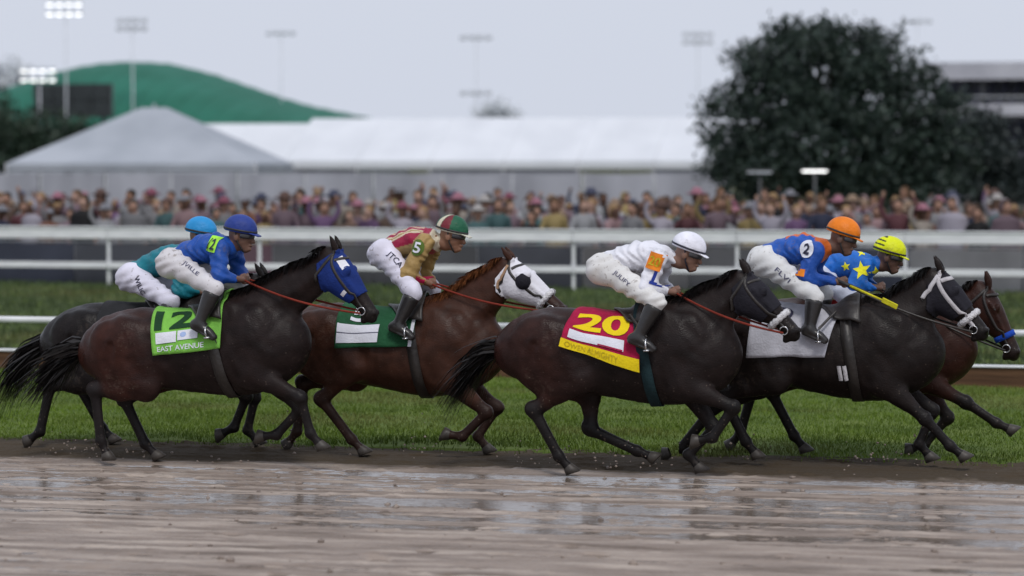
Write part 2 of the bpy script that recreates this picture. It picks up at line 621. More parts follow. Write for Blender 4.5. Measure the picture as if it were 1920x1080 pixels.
Y_POOL = ground(1000, 995).y
def track_z(X, Y):
    z = 0.020 * (vnoise(X * 0.30, Y * 4.2, 1) - 0.5) + 0.011 * (vnoise(X * 0.9, Y * 9.0, 2) - 0.5) + 0.007 * (vnoise(X * 4, Y * 17, 3) - 0.5)
    z += 0.004 * (vnoise(X * 15, Y * 29, 4) - 0.5) + 0.005 * (vnoise(X * 41, Y * 47, 6) - 0.5) + 0.0025 * np.sin(Y * 52 + 3 * vnoise(X * 0.7, Y * 2, 7))   # grit and harrow lines
    z += 0.009 * smoothstep(0.76, 0.9, vnoise(X * 9, Y * 13, 12)) * vnoise(X * 1.1, Y * 2.0, 13)     # clods
    z += 0.008 * (vnoise(X * 2.2, Y * 5.0, 15) - 0.5)
    # a long shallow dip where the rain stands
    z -= 0.011 * smoothstep(Y_POOL - 0.5, Y_POOL + 0.35, Y) * (1 - smoothstep(Y_MUD - 0.55, Y_MUD - 0.1, Y))
    v_ = smoothstep(Y_MUD - 0.2, Y_MUD + 0.5, Y)
    return z * (1 - 0.2 * v_) + 0.022 * v_

def pitted(X, Y):
    """track surface with hoof prints: an oval hole with a thrown-up rim, in strides along the running line"""
    Z = track_z(X, Y)
    xs, ys = X[:, 0], Y[0]
    rp = random.Random(77)
    for _ in range(300):
        cx, cy = rp.uniform(-5.4, 5.4), rp.choice([rp.uniform(-5.4, 2.0), rp.uniform(-1.6, 1.8)])
        ra, rb = rp.uniform(0.075, 0.12), rp.uniform(0.06, 0.085)
        dp = rp.uniform(0.008, 0.022)
        i0, i1 = np.searchsorted(xs, (cx - 0.3, cx + 0.3)); j0, j1 = np.searchsorted(ys, (cy - 0.22, cy + 0.22))
        gx, gy = X[i0:i1, j0:j1], Y[i0:i1, j0:j1]
        r = np.sqrt(((gx - cx) / ra) ** 2 + ((gy - cy) / rb) ** 2)
        Z[i0:i1, j0:j1] += -dp * (1 - smoothstep(0.55, 1.0, r)) + dp * 0.4 * np.exp(-((r - 1.25) / 0.28) ** 2) * (0.5 + vnoise(gx * 25, gy * 25, 61)) * (1 - 0.5 * (gx > cx))
    return Z
WATER_Z = [0.0]
def pitted_(X, Y):
    Z = pitted(X, Y); WATER_Z[0] = float(np.percentile(Z[(Y > Y_POOL) & (Y < Y_MUD - 0.3)], 50)); return Z
me = gridmesh(-5.6, 5.6, -5.8, Y_GRASS + 0.35, 540, 470, pitted_)
struct(link('dirt_track', me, None, (TRACK,)))
me = mesh([(-300, -40, -0.05), (300, -40, -0.05), (300, Y_GRASS, -0.05), (-300, Y_GRASS, -0.05)], [(0, 1, 2, 3)])
struct(link('outer_track', me, None, (TRACK,), False))
WATER, n_, b_ = base_mat('puddle_water', 0.13, 0.24)
b_.inputs['Base Color'].default_value = (0.16, 0.125, 0.10, 1)
tc = n_.nodes.new('ShaderNodeTexCoord'); nz = n_.nodes.new('ShaderNodeTexNoise'); nz.inputs['Scale'].default_value = 9; nz.inputs['Detail'].default_value = 3
mp_ = n_.nodes.new('ShaderNodeMapping'); mp_.inputs['Scale'].default_value = (0.6, 1.6, 1)
n_.links.new(tc.outputs['Object'], mp_.inputs[0]); n_.links.new(mp_.outputs[0], nz.inputs['Vector'])
bp = n_.nodes.new('ShaderNodeBump'); bp.inputs['Strength'].default_value = 0.3; bp.inputs['Distance'].default_value = 0.02
n_.links.new(nz.outputs[0], bp.inputs['Height']); n_.links.new(bp.outputs[0], b_.inputs['Normal'])
me = mesh([(-5.6, -5.8, WATER_Z[0]), (5.6, -5.8, WATER_Z[0]), (5.6, Y_MUD + 0.5, WATER_Z[0]), (-5.6, Y_MUD + 0.5, WATER_Z[0])], [(0, 1, 2, 3)])
struct(link('puddle_water', me, None, (WATER,), False))

# turf
TURF = noise_mat('turf_soil', (0.07, 0.11, 0.018), (0.12, 0.16, 0.035), 1.3, 0.9, 0.15, bump=0.4, bscale=30)
BLADE = attr_mat('grass_blade', rough=0.6, spec=0.25, bump=0, cvar=0.3, vscale=0.8)
def turf_z(X, Y):
    return 0.022 + 0.02 * (vnoise(X * 0.8, Y * 0.8, 5) - 0.5) + 0.015 * (vnoise(X * 3, Y * 3, 6) - 0.5)
me = gridmesh(-14, 14, Y_GRASS - 0.1, Y_KERB - 0.16, 300, 110, lambda X, Y: np.where(Y < Y_GRASS + 0.02 + 0.25 * vnoise(X * 2.3, Y * 0, 71), -0.03, turf_z(X, Y)))
struct(link('grass_verge', me, None, (TURF,)))
me = gridmesh(-60, 60, Y_KERB + 0.05, 30.6, 240, 60, lambda X, Y: turf_z(X, Y) * 0.8)
struct(link('turf_course', me, None, (TURF,)))

def grass(name, y0, y1, xa, xb, n, h0, h1, wid, c1, c2, zf, label, skip=None):
    y = rng.uniform(y0, y1, n); t = (y - y0) / (y1 - y0)
    x = rng.uniform(xa[0] + (xb[0] - xa[0]) * t, xa[1] + (xb[1] - xa[1]) * t)
    # ragged edge towards the mud
    keep = (y - y0) > 0.55 * vnoise(x * 1.8, y * 0, 21) ** 1.5 * (rng.uniform(0, 1, n) > 0.12)
    x, y = x[keep], y[keep]; n = len(x)
    z = zf(x, y) - 0.005
    h = rng.uniform(h0, h1, n) * (0.6 + 0.8 * vnoise(x * 1.5, y * 1.5, 8)); a = rng.uniform(0, 2 * PI, n); l = rng.uniform(0.1, 0.75, n) * h; b = rng.uniform(0, 2 * PI, n)
    V = np.zeros((n, 4, 3)); dx, dy = np.cos(a) * wid / 2, np.sin(a) * wid / 2
    V[:, 0] = np.stack([x - dx, y - dy, z], 1); V[:, 1] = np.stack([x + dx, y + dy, z], 1)
    V[:, 2] = np.stack([x + np.cos(b) * l + dx * .2, y + np.sin(b) * l + dy * .2, z + h], 1); V[:, 3] = np.stack([x + np.cos(b) * l - dx * .2, y + np.sin(b) * l - dy * .2, z + h], 1)
    m = netmesh(V.reshape(-1, 3), np.arange(4 * n).reshape(n, 4))
    f = rng.uniform(0, 1, n)[:, None]
    c = np.array(c1) * (1 - f) + np.array(c2) * f
    c *= (0.75 + 0.5 * vnoise(x * 0.9, y * 0.5, 31))[:, None]
    yl = smoothstep(0.6, 0.85, vnoise(x * 0.7, y * 1.2, 41))[:, None]
    c = c * (1 - 0.5 * yl) + np.array((0.14, 0.13, 0.045)) * 0.5 * yl
    setcol(m, np.repeat(c, 4, 0))
    o = link(name, m, None, (BLADE,)); o['kind'] = 'stuff'; o['label'] = label; o['category'] = 'grass'
    return o
grass('verge_grass', Y_GRASS - 0.1, Y_KERB - 0.2, (-7, 7), (-11, 9), 150000, 0.02, 0.045, 0.010, (0.066, 0.118, 0.009), (0.120, 0.178, 0.018), turf_z, 'short green grass on the verge between muddy track and rail')
grass('turf_grass', Y_KERB + 0.3, 30.5, (-13, 9), (-18, 11), 90000, 0.05, 0.10, 0.028, (0.045, 0.072, 0.024), (0.085, 0.115, 0.05), lambda x, y: turf_z(x, y) * 0.8, 'green turf course grass between the two rails')

# ------------------------------------------------------------------ inner rail with its kerb boards
WHITE = noise_mat('white_paint', (0.66, 0.67, 0.70), (0.80, 0.81, 0.83), 2.5, 0.4, 0.5, stretch=(1, 1, 6))
TIMBER = noise_mat('brown_timber', (0.075, 0.04, 0.022), (0.14, 0.075, 0.04), 3, 0.8, 0.2, bump=0.3, stretch=(0.3, 3, 6))
kz = 0.215
fence = empty('inner_rail', (0, Y_KERB, 0))
tag(fence, 'low white running rail above a brown timber kerb beside the green verge', 'rail')
x = -12.0
while x < 11:
    MB().box((x + 1.198, 0, kz / 2), (2.39, 0.10, kz), bev=0.008).build('kerb_board', TIMBER, fence)
    MB().box((x + 1.198, -0.01, kz + 0.012), (2.394, 0.13, 0.022), bev=0.004).build('kerb_cap', WHITE, fence)
    MB().tube([(x + 0.02, 0.10, 0.0), (x + 0.02, 0.12, 0.40), (x + 0.02, 0.06, 0.53), (x + 0.02, 0.0, 0.57)], 0.022, 8).build('post', WHITE, fence, True)
    MB().tube([(x, 0, 0.575), (x + 2.398, 0, 0.575)], 0.034, 10).build('rail_pipe', WHITE, fence, True)
    x += 2.4

# ------------------------------------------------------------------ white board fence in front of the crowd
GREYMETAL0 = solid('barrier_metal', (0.25, 0.26, 0.28), 0.5, metal=0.4)
fz = 50.0
def zrow(v, depth): return CAMZ - (v - HOR) * depth / FPX
fence = empty('white_fence', (0, Y_FENCE, 0))
tag(fence, 'tall white fence of one wide and one narrow board along the crowd', 'fence')
zt0, zt1 = zrow(457, fz), zrow(436, fz)
zl0, zl1 = zrow(516, fz), zrow(504, fz)
PANELS = [noise_mat('barrier_cloth_%d' % i, var(c, 0.8), var(c, 1.2), 0.8, 0.85, 0.1, bump=0.2, bscale=4) for i, c in enumerate([(0.075, 0.078, 0.095), (0.10, 0.10, 0.11), (0.16, 0.155, 0.165), (0.12, 0.075, 0.095), (0.055, 0.06, 0.085), (0.20, 0.20, 0.215)])]
bar = empty('crowd_barrier', (0, Y_FENCE + 0.75, -0.30))
tag(bar, 'dark cloth covered barrier panels standing just behind the white fence', 'barrier')
x = -20.0; i = 0
while x < 14:
    MB().box((x + 1.0, 0, 0.62), (1.97, 0.03, 0.95), bev=0.006).build('barrier_panel', PANELS[[0, 4, 0, 3, 1, 1, 0, 2, 1, 4, 5, 2, 0, 3, 2, 5, 1][i % 17]], bar)
    MB().tube([(x, 0.04, 0), (x, 0.04, 1.16)], 0.022, 8).build('barrier_post', GREYMETAL0, bar, True)
    MB().tube([(x, 0.0, 1.13), (x + 1.99, 0.0, 1.13)], 0.02, 6).build('barrier_rail', GREYMETAL0, bar, True)
    x += 2.0; i += 1
x = -18.0
while x < 12:
    MB().box((x + 1.498, -0.07, (zt0 + zt1) / 2), (2.99, 0.05, zt1 - zt0), bev=0.006).build('top_board', WHITE, fence)
    MB().box((x + 1.498, -0.045, zt1 + 0.016), (2.994, 0.15, 0.026), bev=0.004).build('cap_board', WHITE, fence)
    MB().box((x + 1.498, -0.07, (zl0 + zl1) / 2), (2.99, 0.045, zl1 - zl0), bev=0.005).build('lower_board', WHITE, fence)
    MB().box((x, 0.0, zt1 / 2), (0.055, 0.07, zt1), bev=0.006).build('post', WHITE, fence)
    x += 3.0

# ------------------------------------------------------------------ tents
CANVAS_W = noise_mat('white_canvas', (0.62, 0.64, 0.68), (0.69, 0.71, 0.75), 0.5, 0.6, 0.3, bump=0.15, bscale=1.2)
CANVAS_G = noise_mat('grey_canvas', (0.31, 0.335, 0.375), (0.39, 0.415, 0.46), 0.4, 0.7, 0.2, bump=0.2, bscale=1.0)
DARKMETAL = solid('dark_metal', (0.06, 0.065, 0.07), 0.5)
GREYMETAL = solid('galvanised_metal', (0.42, 0.43, 0.45), 0.45, metal=0.4)
WALLCLOTH = noise_mat('grey_wall_cloth', (0.30, 0.305, 0.345), (0.42, 0.425, 0.48), 0.7, 0.85, 0.1, bump=0.2, bscale=3, stretch=(1, 1, 0.3))

def quadgrid(mb, a, b, c, d, n, m, sag=0.0, nrm=Vector((0, 0, -1))):
    """patch a-b (bottom) to d-c (top), sagging like cloth between its edges"""
    vs, fs = [], []
    for j in range(m + 1):
        for i in range(n + 1):
            u, v_ = i / n, j / m
            p = a.lerp(b, u).lerp(d.lerp(c, u), v_)
            vs.append(p + nrm * sag * math.sin(PI * u) * math.sin(PI * v_))
    for j in range(m):
        for i in range(n):
            q = j * (n + 1) + i
            fs.append((q, q + 1, q + n + 2, q + n + 1))
    mb.add(vs, fs)
    return mb

def peaked_tent(name, label, c, sx, sy, eave, peak, rz, mat, valance=0.35):
    t = empty(name, c, rz)
    tag(t, label, 'tent')
    co = [Vector((-sx / 2, -sy / 2, eave)), Vector((sx / 2, -sy / 2, eave)), Vector((sx / 2, sy / 2, eave)), Vector((-sx / 2, sy / 2, eave))]
    tp = [Vector((-0.5, -0.1, peak)), Vector((0.5, -0.1, peak)), Vector((0.5, 0.1, peak)), Vector((-0.5, 0.1, peak))]
    for i in range(4):
        j = (i + 1) % 4
        quadgrid(MB(), co[i], co[j], tp[j], tp[i], 14, 12, 0.12).build('roof_panel', mat, t, True)
        mb = MB()
        n = 24; vs, fs = [], []
        for k in range(n + 1):
            p = co[i].lerp(co[j], k / n); nr = Vector((co[j].y - co[i].y, co[i].x - co[j].x, 0)).normalized()
            vs += [p + nr * 0.02, p + nr * (0.03 + 0.03 * math.sin(k * 1.7)) + Vector((0, 0, -valance - 0.06 * abs(math.sin(k * PI / 2))))]
        for k in range(n): fs.append((2 * k, 2 * k + 1, 2 * k + 3, 2 * k + 2))
        mb.add(vs, fs).build('valance', mat, t, True)
        MB().tube([co[i] + Vector((0, 0, -eave)), co[i]], 0.05, 8).build('pole', GREYMETAL, t, True)
    MB().tube([Vector((0, 0, peak - 0.05)), Vector((0, 0, peak + 0.18))], [0.09, 0.03], 8).build('finial', mat, t, True)
    return t

def ridge_tent(name, label, c, length, depth, eave, ridge, bays, mat, wall=WALLCLOTH, over=0.0):
    t = empty(name, c, 0)
    tag(t, label, 'tent')
    bw = length / bays
    for i in range(bays):
        x0 = -length / 2 + i * bw; x1 = x0 + bw
        quadgrid(MB(), Vector((x0 + .02, -depth / 2, eave)), Vector((x1 - .02, -depth / 2, eave)), Vector((x1 - .02, 0, ridge)), Vector((x0 + .02, 0, ridge)), 8, 8, 0.05).build('roof_panel', mat, t, True)
        quadgrid(MB(), Vector((x1 - .02, depth / 2, eave)), Vector((x0 + .02, depth / 2, eave)), Vector((x0 + .02, 0, ridge)), Vector((x1 - .02, 0, ridge)), 6, 6, 0.10).build('roof_panel', mat, t, True)
        MB().box(((x0 + x1) / 2, -depth / 2 - 0.012, eave - 0.17), (bw - 0.03, 0.02, 0.34)).build('valance', mat, t)
        if i % 3 != 1:
            mb = MB(); n = 20; vs, fs = [], []
            for k in range(n + 1):
                xx = x0 + .05 + (bw - .1) * k / n
                vs += [(xx, -depth / 2 + 0.15 + 0.04 * math.sin(k * 1.3), 0), (xx, -depth / 2 + 0.15, eave - 0.05)]
            for k in range(n): fs.append((2 * k, 2 * k + 2, 2 * k + 3, 2 * k + 1))
            mb.add(vs, fs).build('side_wall', wall, t, True)
    for i in range(bays + 1):
        x0 = -length / 2 + i * bw
        for y in (-depth / 2, depth / 2):
            MB().tube([(x0, y, 0), (x0, y, eave)], 0.05, 8).build('pole', GREYMETAL, t, True)
        MB().tube([(x0, -depth / 2, eave), (x0, 0, ridge), (x0, depth / 2, eave)], 0.03, 6).build('rafter', mat, t, True)
    for sx in (-1, 1):
        xx = sx * length / 2
        MB().add([(xx, -depth / 2, eave), (xx, depth / 2, eave), (xx, 0, ridge)], [(0, 1, 2)]).build('gable', mat, t)
    return t

D = 112.0
a, b = at(262, 305, D), at(300, 305, D)
pm = FPX / D
pc = at(290, 305, D); pc.z = 0
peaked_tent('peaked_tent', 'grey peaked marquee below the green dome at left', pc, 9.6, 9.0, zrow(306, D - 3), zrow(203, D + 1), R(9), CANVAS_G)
D = 132.0
pc = at(985, 305, D + 4); pc.z = 0
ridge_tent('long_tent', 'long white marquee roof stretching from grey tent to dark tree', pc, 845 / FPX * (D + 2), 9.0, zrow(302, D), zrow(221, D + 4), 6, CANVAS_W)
D = 150.0
pc = at(470, 305, D); pc.z = 0
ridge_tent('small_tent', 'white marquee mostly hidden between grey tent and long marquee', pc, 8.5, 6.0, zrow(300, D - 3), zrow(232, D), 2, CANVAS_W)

# ------------------------------------------------------------------ green dome behind
D = 205.0
GREENROOF = noise_mat('green_membrane', (0.022, 0.125, 0.085), (0.030, 0.155, 0.11), 0.25, 0.7, 0.15, bump=0.1, bscale=1.5)
pc = at(255, 305, D); pc.z = 0
dome = empty('green_dome', pc)
tag(dome, 'big green dome roof rising behind the grey marquee', 'dome')
prof = [(-345, 205), (-300, 190), (-255, 176), (-200, 160), (-150, 144), (-100, 128), (-50, 120), (0, 117), (60, 120), (130, 136), (200, 160), (260, 181), (320, 198), (380, 210), (440, 222)]
prof = [((u) * D / FPX, zrow(v_, D)) for u, v_ in prof]
def dome_z(x):
    return float(np.interp(x, [p[0] for p in prof], [p[1] for p in prof]))
xs = np.linspace(prof[0][0], prof[-1][0], 23)
for i in range(22):
    mb = MB(); vs, fs = [], []
    m = 14
    for a_ in (xs[i] + 0.015, (xs[i] + xs[i + 1]) / 2, xs[i + 1] - 0.015):
        z0 = 3.2
        sag = 0.06 if abs(a_ - (xs[i] + xs[i + 1]) / 2) < 1e-6 else 0
        for j in range(m + 1):
            t = PI * j / m
            vs.append((a_, -13 * math.cos(t), z0 + (dome_z(a_) + sag - z0) * math.sin(t) ** 0.8))
    for k in range(2):
        for j in range(m):
            q = k * (m + 1) + j
            fs.append((q, q + m + 1, q + m + 2, q + 1))
    mb.add(vs, fs).build('roof_gore', GREENROOF, dome, True)
MB().box(((xs[0] + xs[-1]) / 2, 0, 1.6), (xs[-1] - xs[0] - 0.2, 25.6, 3.2)).build('wall', solid('dome_wall', (0.2, 0.22, 0.22), 0.8), dome)

# big dark video board beside the dome
D = 172.0
SCREEN = solid('dark_panel', (0.028, 0.034, 0.036), 0.35, scale=1.5)
pc = at(138, 305, D); pc.z = 0
vb = empty('video_board', pc, R(6))
tag(vb, 'dark rectangular video board in front of the green dome', 'screen')
zb, zt = zrow(221, D), zrow(157, D)
wv = 152 / FPX * D
for i in range(4):
    for j in range(2):
        MB().box((-wv / 2 + wv * (i + .5) / 4, 0, zb + (zt - zb) * (j + .5) / 2), (wv / 4 - 0.03, 0.35, (zt - zb) / 2 - 0.03), bev=0.02).build('panel', SCREEN, vb)
MB().box((0, 0.25, (zb + zt) / 2), (wv - 0.1, 0.2, zt - zb - 0.1)).build('backing', DARKMETAL, vb)
for sx in (-1, 1): MB().tube([(sx * wv * 0.36, 0.4, 0), (sx * wv * 0.36, 0.4, zb + 0.5)], 0.14, 8).build('post', DARKMETAL, vb, True)

# scrim fence on the infield with a dark top rail
D = 100.0
sc = empty('scrim_fence', (0, at(660, 305, D).y, 0))
tag(sc, 'grey cloth screened fence with thin dark top rail behind the crowd', 'fence')
zt = zrow(319, D)
xa, xb = at(-260, 305, D).x, at(1390, 305, D).x
n = 12
for i in range(n):
    x0 = xa + (xb - xa) * i / n; x1 = xa + (xb - xa) * (i + 1) / n
    mb = MB(); vs, fs = [], []
    for k in range(15):
        xx = x0 + 0.06 + (x1 - x0 - 0.12) * k / 14
        vs += [(xx, 0.03 * math.sin(k * 1.1 + i), 0.06), (xx, 0.01 * math.sin(k * 0.9), zt - 0.10 - 0.03 * math.sin(PI * k / 14))]
    for k in range(14): fs.append((2 * k, 2 * k + 2, 2 * k + 3, 2 * k + 1))
    mb.add(vs, fs).build('scrim_panel', WALLCLOTH, sc, True)
    MB().tube([(x0, 0.05, 0), (x0, 0.05, zt)], 0.03, 8).build('post', GREYMETAL, sc, True)
    MB().tube([(x0, 0.0, zt), (x1, 0.0, zt)], 0.026, 6).build('top_rail', DARKMETAL, sc, True)

# ------------------------------------------------------------------ trees
BARK = noise_mat('bark', (0.035, 0.028, 0.022), (0.075, 0.06, 0.048), 8, 0.9, 0.1, bump=0.5, stretch=(1, 1, 0.3))
LEAF = attr_mat('leaves', rough=0.55, spec=0.3, bump=0, cvar=0.3, vscale=1.2)
def tree(name, label, base, blobs, nleaf, leaf, c1, c2, trunk_r=0.22, seed=1, group=None):
    rg = np.random.default_rng(seed)
    t = empty(name, base)
    tag(t, label, 'tree', group)
    mb = MB()
    top = max(b_[2] + b_[5] * 0.3 for b_ in blobs)
    sp = [(0, 0, 0), (0.05, 0.02, top * 0.3), (-0.04, 0.05, top * 0.6), (0.02, 0, top * 0.92)]
    mb.tube(sp, [trunk_r, trunk_r * 0.8, trunk_r * 0.5, trunk_r * 0.15], 10)
    for b_ in blobs:
        z0 = max(0.6, b_[2] * 0.55)
        mb.tube([(0, 0, z0), (b_[0] * 0.5, b_[1] * 0.5, (z0 + b_[2]) / 2), (b_[0], b_[1], b_[2])], [trunk_r * 0.4, trunk_r * 0.25, 0.02], 6)
    mb.build('trunk', BARK, t, True)
    vol = np.array([b_[3] * b_[4] * b_[5] for b_ in blobs]); vol = vol ** 0.75 / (vol ** 0.75).sum()
    pts = []; nrm = []
    for b_, f in zip(blobs, vol):
        n = int(nleaf * f)
        # twigs: leaves gather round small centres, mostly near the blob's skin
        nc = max(6, n // 22)
        d = rg.normal(size=(nc, 3)); d /= np.linalg.norm(d, axis=1)[:, None]
        r = rg.uniform(0.2, 1.18, nc) ** 0.7
        cc = d * r[:, None] * np.array(b_[3:6]) + np.array(b_[:3])
        q = cc[rg.integers(0, nc, n)] + rg.normal(size=(n, 3)) * leaf * 1.6
        pts.append(q)
    p = np.concatenate(pts); n = len(p)
    p[:, 2] = np.maximum(p[:, 2], 0.3)
    a = rg.normal(size=(n, 3)); a /= np.linalg.norm(a, axis=1)[:, None]
    b2 = np.cross(a, rg.normal(size=(n, 3))); b2 /= np.linalg.norm(b2, axis=1)[:, None]
    s_ = leaf * rg.uniform(0.6, 1.3, n)[:, None]
    V = np.stack([p - a * s_, p + b2 * s_ * 0.45, p + a * s_, p - b2 * s_ * 0.45], 1)
    me = netmesh(V.reshape(-1, 3), np.arange(4 * n).reshape(n, 4))
    f = rg.uniform(0, 1, n)[:, None]
    setcol(me, np.repeat(np.array(c1) * (1 - f) + np.array(c2) * f, 4, 0))
    link('crown', me, t, (LEAF,), False)
    return t

D = 86.0
pc = at(1560, 305, D); pc.z = 0
k = D / FPX
def bl(u, v_, ru, rv, dy=0.0, rd=None): return ((u - 1560) * k, dy, zrow(v_, D), ru * k, (rd or ru) * k, rv * k)
tree('big_tree', 'large dark green tree standing right of the long white marquee', pc,
     [bl(1530, 150, 150, 95), bl(1520, 82, 85, 40), bl(1440, 130, 80, 60), bl(1640, 130, 90, 70), bl(1420, 240, 95, 90, -0.4), bl(1560, 270, 170, 100, -0.6), bl(1690, 230, 110, 90),
      bl(1480, 340, 130, 60), bl(1660, 340, 130, 60, -0.5), bl(1390, 310, 60, 40), bl(1750, 195, 60, 28), bl(1755, 320, 70, 60, 0.4), bl(1372, 190, 50, 16), bl(1350, 262, 40, 20), bl(1345, 320, 40, 14), bl(1470, 62, 40, 16), bl(1640, 78, 36, 18), bl(1720, 150, 46, 16), bl(1790, 245, 40, 16), bl(1800, 290, 36, 14), bl(1400, 100, 34, 18), bl(1330, 225, 26, 10), bl(1560, 55, 30, 22)], 34000, 0.115,
     (0.014, 0.026, 0.022), (0.036, 0.056, 0.042), 0.28, 3)
D = 97.0
pc = at(1850, 305, D); pc.z = 0; k = D / FPX
def bl2(u, v_, ru, rv, dy=0.0): return ((u - 1850) * k, dy, zrow(v_, D), ru * k, ru * k, rv * k)
tree('dark_tree', 'lower dark tree between the big tree and the right edge', pc,
     [bl2(1850, 280, 75, 55), bl2(1800, 310, 60, 50), bl2(1900, 320, 60, 45), bl2(1830, 240, 40, 24), bl2(1880, 352, 80, 40), bl2(1790, 262, 34, 18)], 9000, 0.12, (0.014, 0.022, 0.022), (0.036, 0.048, 0.046), 0.2, 8)
for i, (u, v_, r_, D, lab) in enumerate([(30, 252, 70, 150.0, 'dark bushy tree at the left edge under the video board'), (118, 262, 66, 160.0, 'dark tree crown between video board and grey marquee'), (-70, 210, 90, 165.0, 'dark tree outside the left edge beside the dome')]):
    pc = at(u, 305, D); pc.z = 0; k = D / FPX
    tree('dark_tree', lab, pc, [(0, 0, zrow(v_, D), r_ * k, r_ * k, 42 * k), (r_ * 0.5 * k, 0.2, zrow(v_ + 22, D), r_ * 0.7 * k, r_ * 0.7 * k, 40 * k), (-r_ * 0.5 * k, -0.3, zrow(v_ + 30, D), r_ * 0.6 * k, r_ * 0.6 * k, 38 * k), (0, -0.3, zrow(v_ + 60, D), r_ * 0.9 * k, r_ * 0.8 * k, 50 * k)],
         6000, 0.17, (0.014, 0.03, 0.02), (0.04, 0.065, 0.04), 0.2, 11 + i, 'dark trees at the left')
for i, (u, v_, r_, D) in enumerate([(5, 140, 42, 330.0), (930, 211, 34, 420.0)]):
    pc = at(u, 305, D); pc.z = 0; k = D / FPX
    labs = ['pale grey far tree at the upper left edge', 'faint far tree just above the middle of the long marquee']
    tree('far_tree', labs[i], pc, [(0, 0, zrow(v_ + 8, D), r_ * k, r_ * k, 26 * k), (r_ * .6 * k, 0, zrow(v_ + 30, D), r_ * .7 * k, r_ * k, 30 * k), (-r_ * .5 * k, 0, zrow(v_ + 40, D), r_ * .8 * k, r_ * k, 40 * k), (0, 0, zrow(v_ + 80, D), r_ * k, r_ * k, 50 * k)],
         4000, 0.4, (0.55, 0.58, 0.61), (0.66, 0.69, 0.72), 0.3, 31 + i, 'far trees on the skyline')  # pale grey-blue leaf colours paint in the distance haze

# ------------------------------------------------------------------ floodlight poles
LAMP_ON, n_, b_ = base_mat('lit_lamp', 0.4)
b_.inputs['Emission Color'].default_value = (1, 1, 0.98, 1); b_.inputs['Emission Strength'].default_value = 2.5
POLE = solid('pale_pole', (0.62, 0.65, 0.70), 0.5)
LAMPG = solid('lamp_housing', (0.42, 0.44, 0.47), 0.5)
for (u, v_, D, arms, lit, lab) in [
        (250, 36, 190.0, 2, False, 'slim floodlight pole above the green dome, unlit, with two crossarms'),
        (528, 60, 200.0, 1, False, 'slim unlit floodlight pole above the right slope of the dome'),
        (893, 68, 185.0, 2, False, 'slim unlit floodlight pole with two crossarms above the long marquee'),
        (1308, 62, 195.0, 2, False, 'slim unlit floodlight pole left of the big tree'),
        (1718, 38, 205.0, 1, False, 'slim unlit floodlight pole behind the right of the big tree'),
        (125, 4, 165.0, 2, True, 'tall floodlight pole with bright lit lamps near the top left corner'),
        (75, 127, 165.0, 2, True, 'shorter floodlight pole with bright lit lamps over the video board')]:
    pc = at(u, 305, D); pc.z = 0
    p = empty('floodlight_pole', pc, R(8))
    tag(p, lab, 'light pole', 'floodlight poles')
    zt = zrow(v_, D)
    MB().tube([(0, 0, 0), (0, 0, zt + 0.15)], [0.06, 0.035], 8).build('pole', POLE, p, True)
    for q in range(arms):
        zz = zt - q * (3.6 if u == 893 else 0.55)
        arm = MB().box((0, -0.06, zz), (2.0, 0.07, 0.07)).build('crossarm', POLE, p)
        for i in range(4):
            xx = -0.84 + i * 0.56
            MB().box((xx, -0.22, zz - 0.16), (0.40, 0.22, 0.18), rx=R(25), bev=0.03).build('lamp_head', LAMPG, arm)
            MB().box((xx, -0.345, zz - 0.225), (0.34, 0.02, 0.10), rx=R(25)).build('lamp_glass', LAMP_ON if lit else POLE, arm)
for (u, v_, lab) in [(1528, 321, 'bright lit lamp on a short pole before the big tree'), (1425, 323, 'dimmer lamp on short pole before the left of the big tree')]:
    D = 78.0
    pc = at(u, 305, D); pc.z = 0
    p = empty('path_lamp', pc); tag(p, lab, 'lamp', 'short lamps by the tree')
    zt = zrow(v_, D)
    MB().tube([(0, 0, 0), (0, 0, zt + 0.05)], 0.035, 8).build('pole', DARKMETAL, p, True)
    MB().box((0, -0.06, zt + 0.05), (0.74, 0.14, 0.05), bev=0.01).build('lamp_hood', DARKMETAL, p)
    MB().box((0, -0.075, zt), (0.68, 0.09, 0.045)).build('lamp_tube', LAMP_ON if u == 1528 else POLE, p)

# ------------------------------------------------------------------ grandstand at the right
D = 150.0
k = D / FPX
pc = at(1895, 305, D); pc.z = 0
gs = empty('grandstand', pc, R(-4))
tag(gs, 'pale roofed grandstand with dark upper deck at the right edge', 'grandstand')
PALE = noise_mat('pale_fascia', (0.40, 0.40, 0.45), (0.52, 0.52, 0.57), 0.6, 0.7, 0.2)
NAVY = solid('navy_seat', (0.10, 0.105, 0.15), 0.6)
CONC = noise_mat('concrete', (0.22, 0.22, 0.24), (0.32, 0.32, 0.34), 0.8, 0.85, 0.1)
W = 11.0; xo = 1.2
MB().box((xo, 2.0, zrow(135, D)), (W, 9.0, 0.35), rx=R(4)).build('roof', PALE, gs)
MB().box((xo, -2.6, zrow(132, D) - 0.1), (W + 0.2, 0.15, 0.9)).build('roof_fascia', PALE, gs)
for i in range(5):
    MB().tube([(xo - W / 2 + 0.4 + i * (W - 0.8) / 4, -1.2, 0), (xo - W / 2 + 0.4 + i * (W - 0.8) / 4, -1.2, zrow(140, D))], 0.12, 8).build('column', CONC, gs, True)
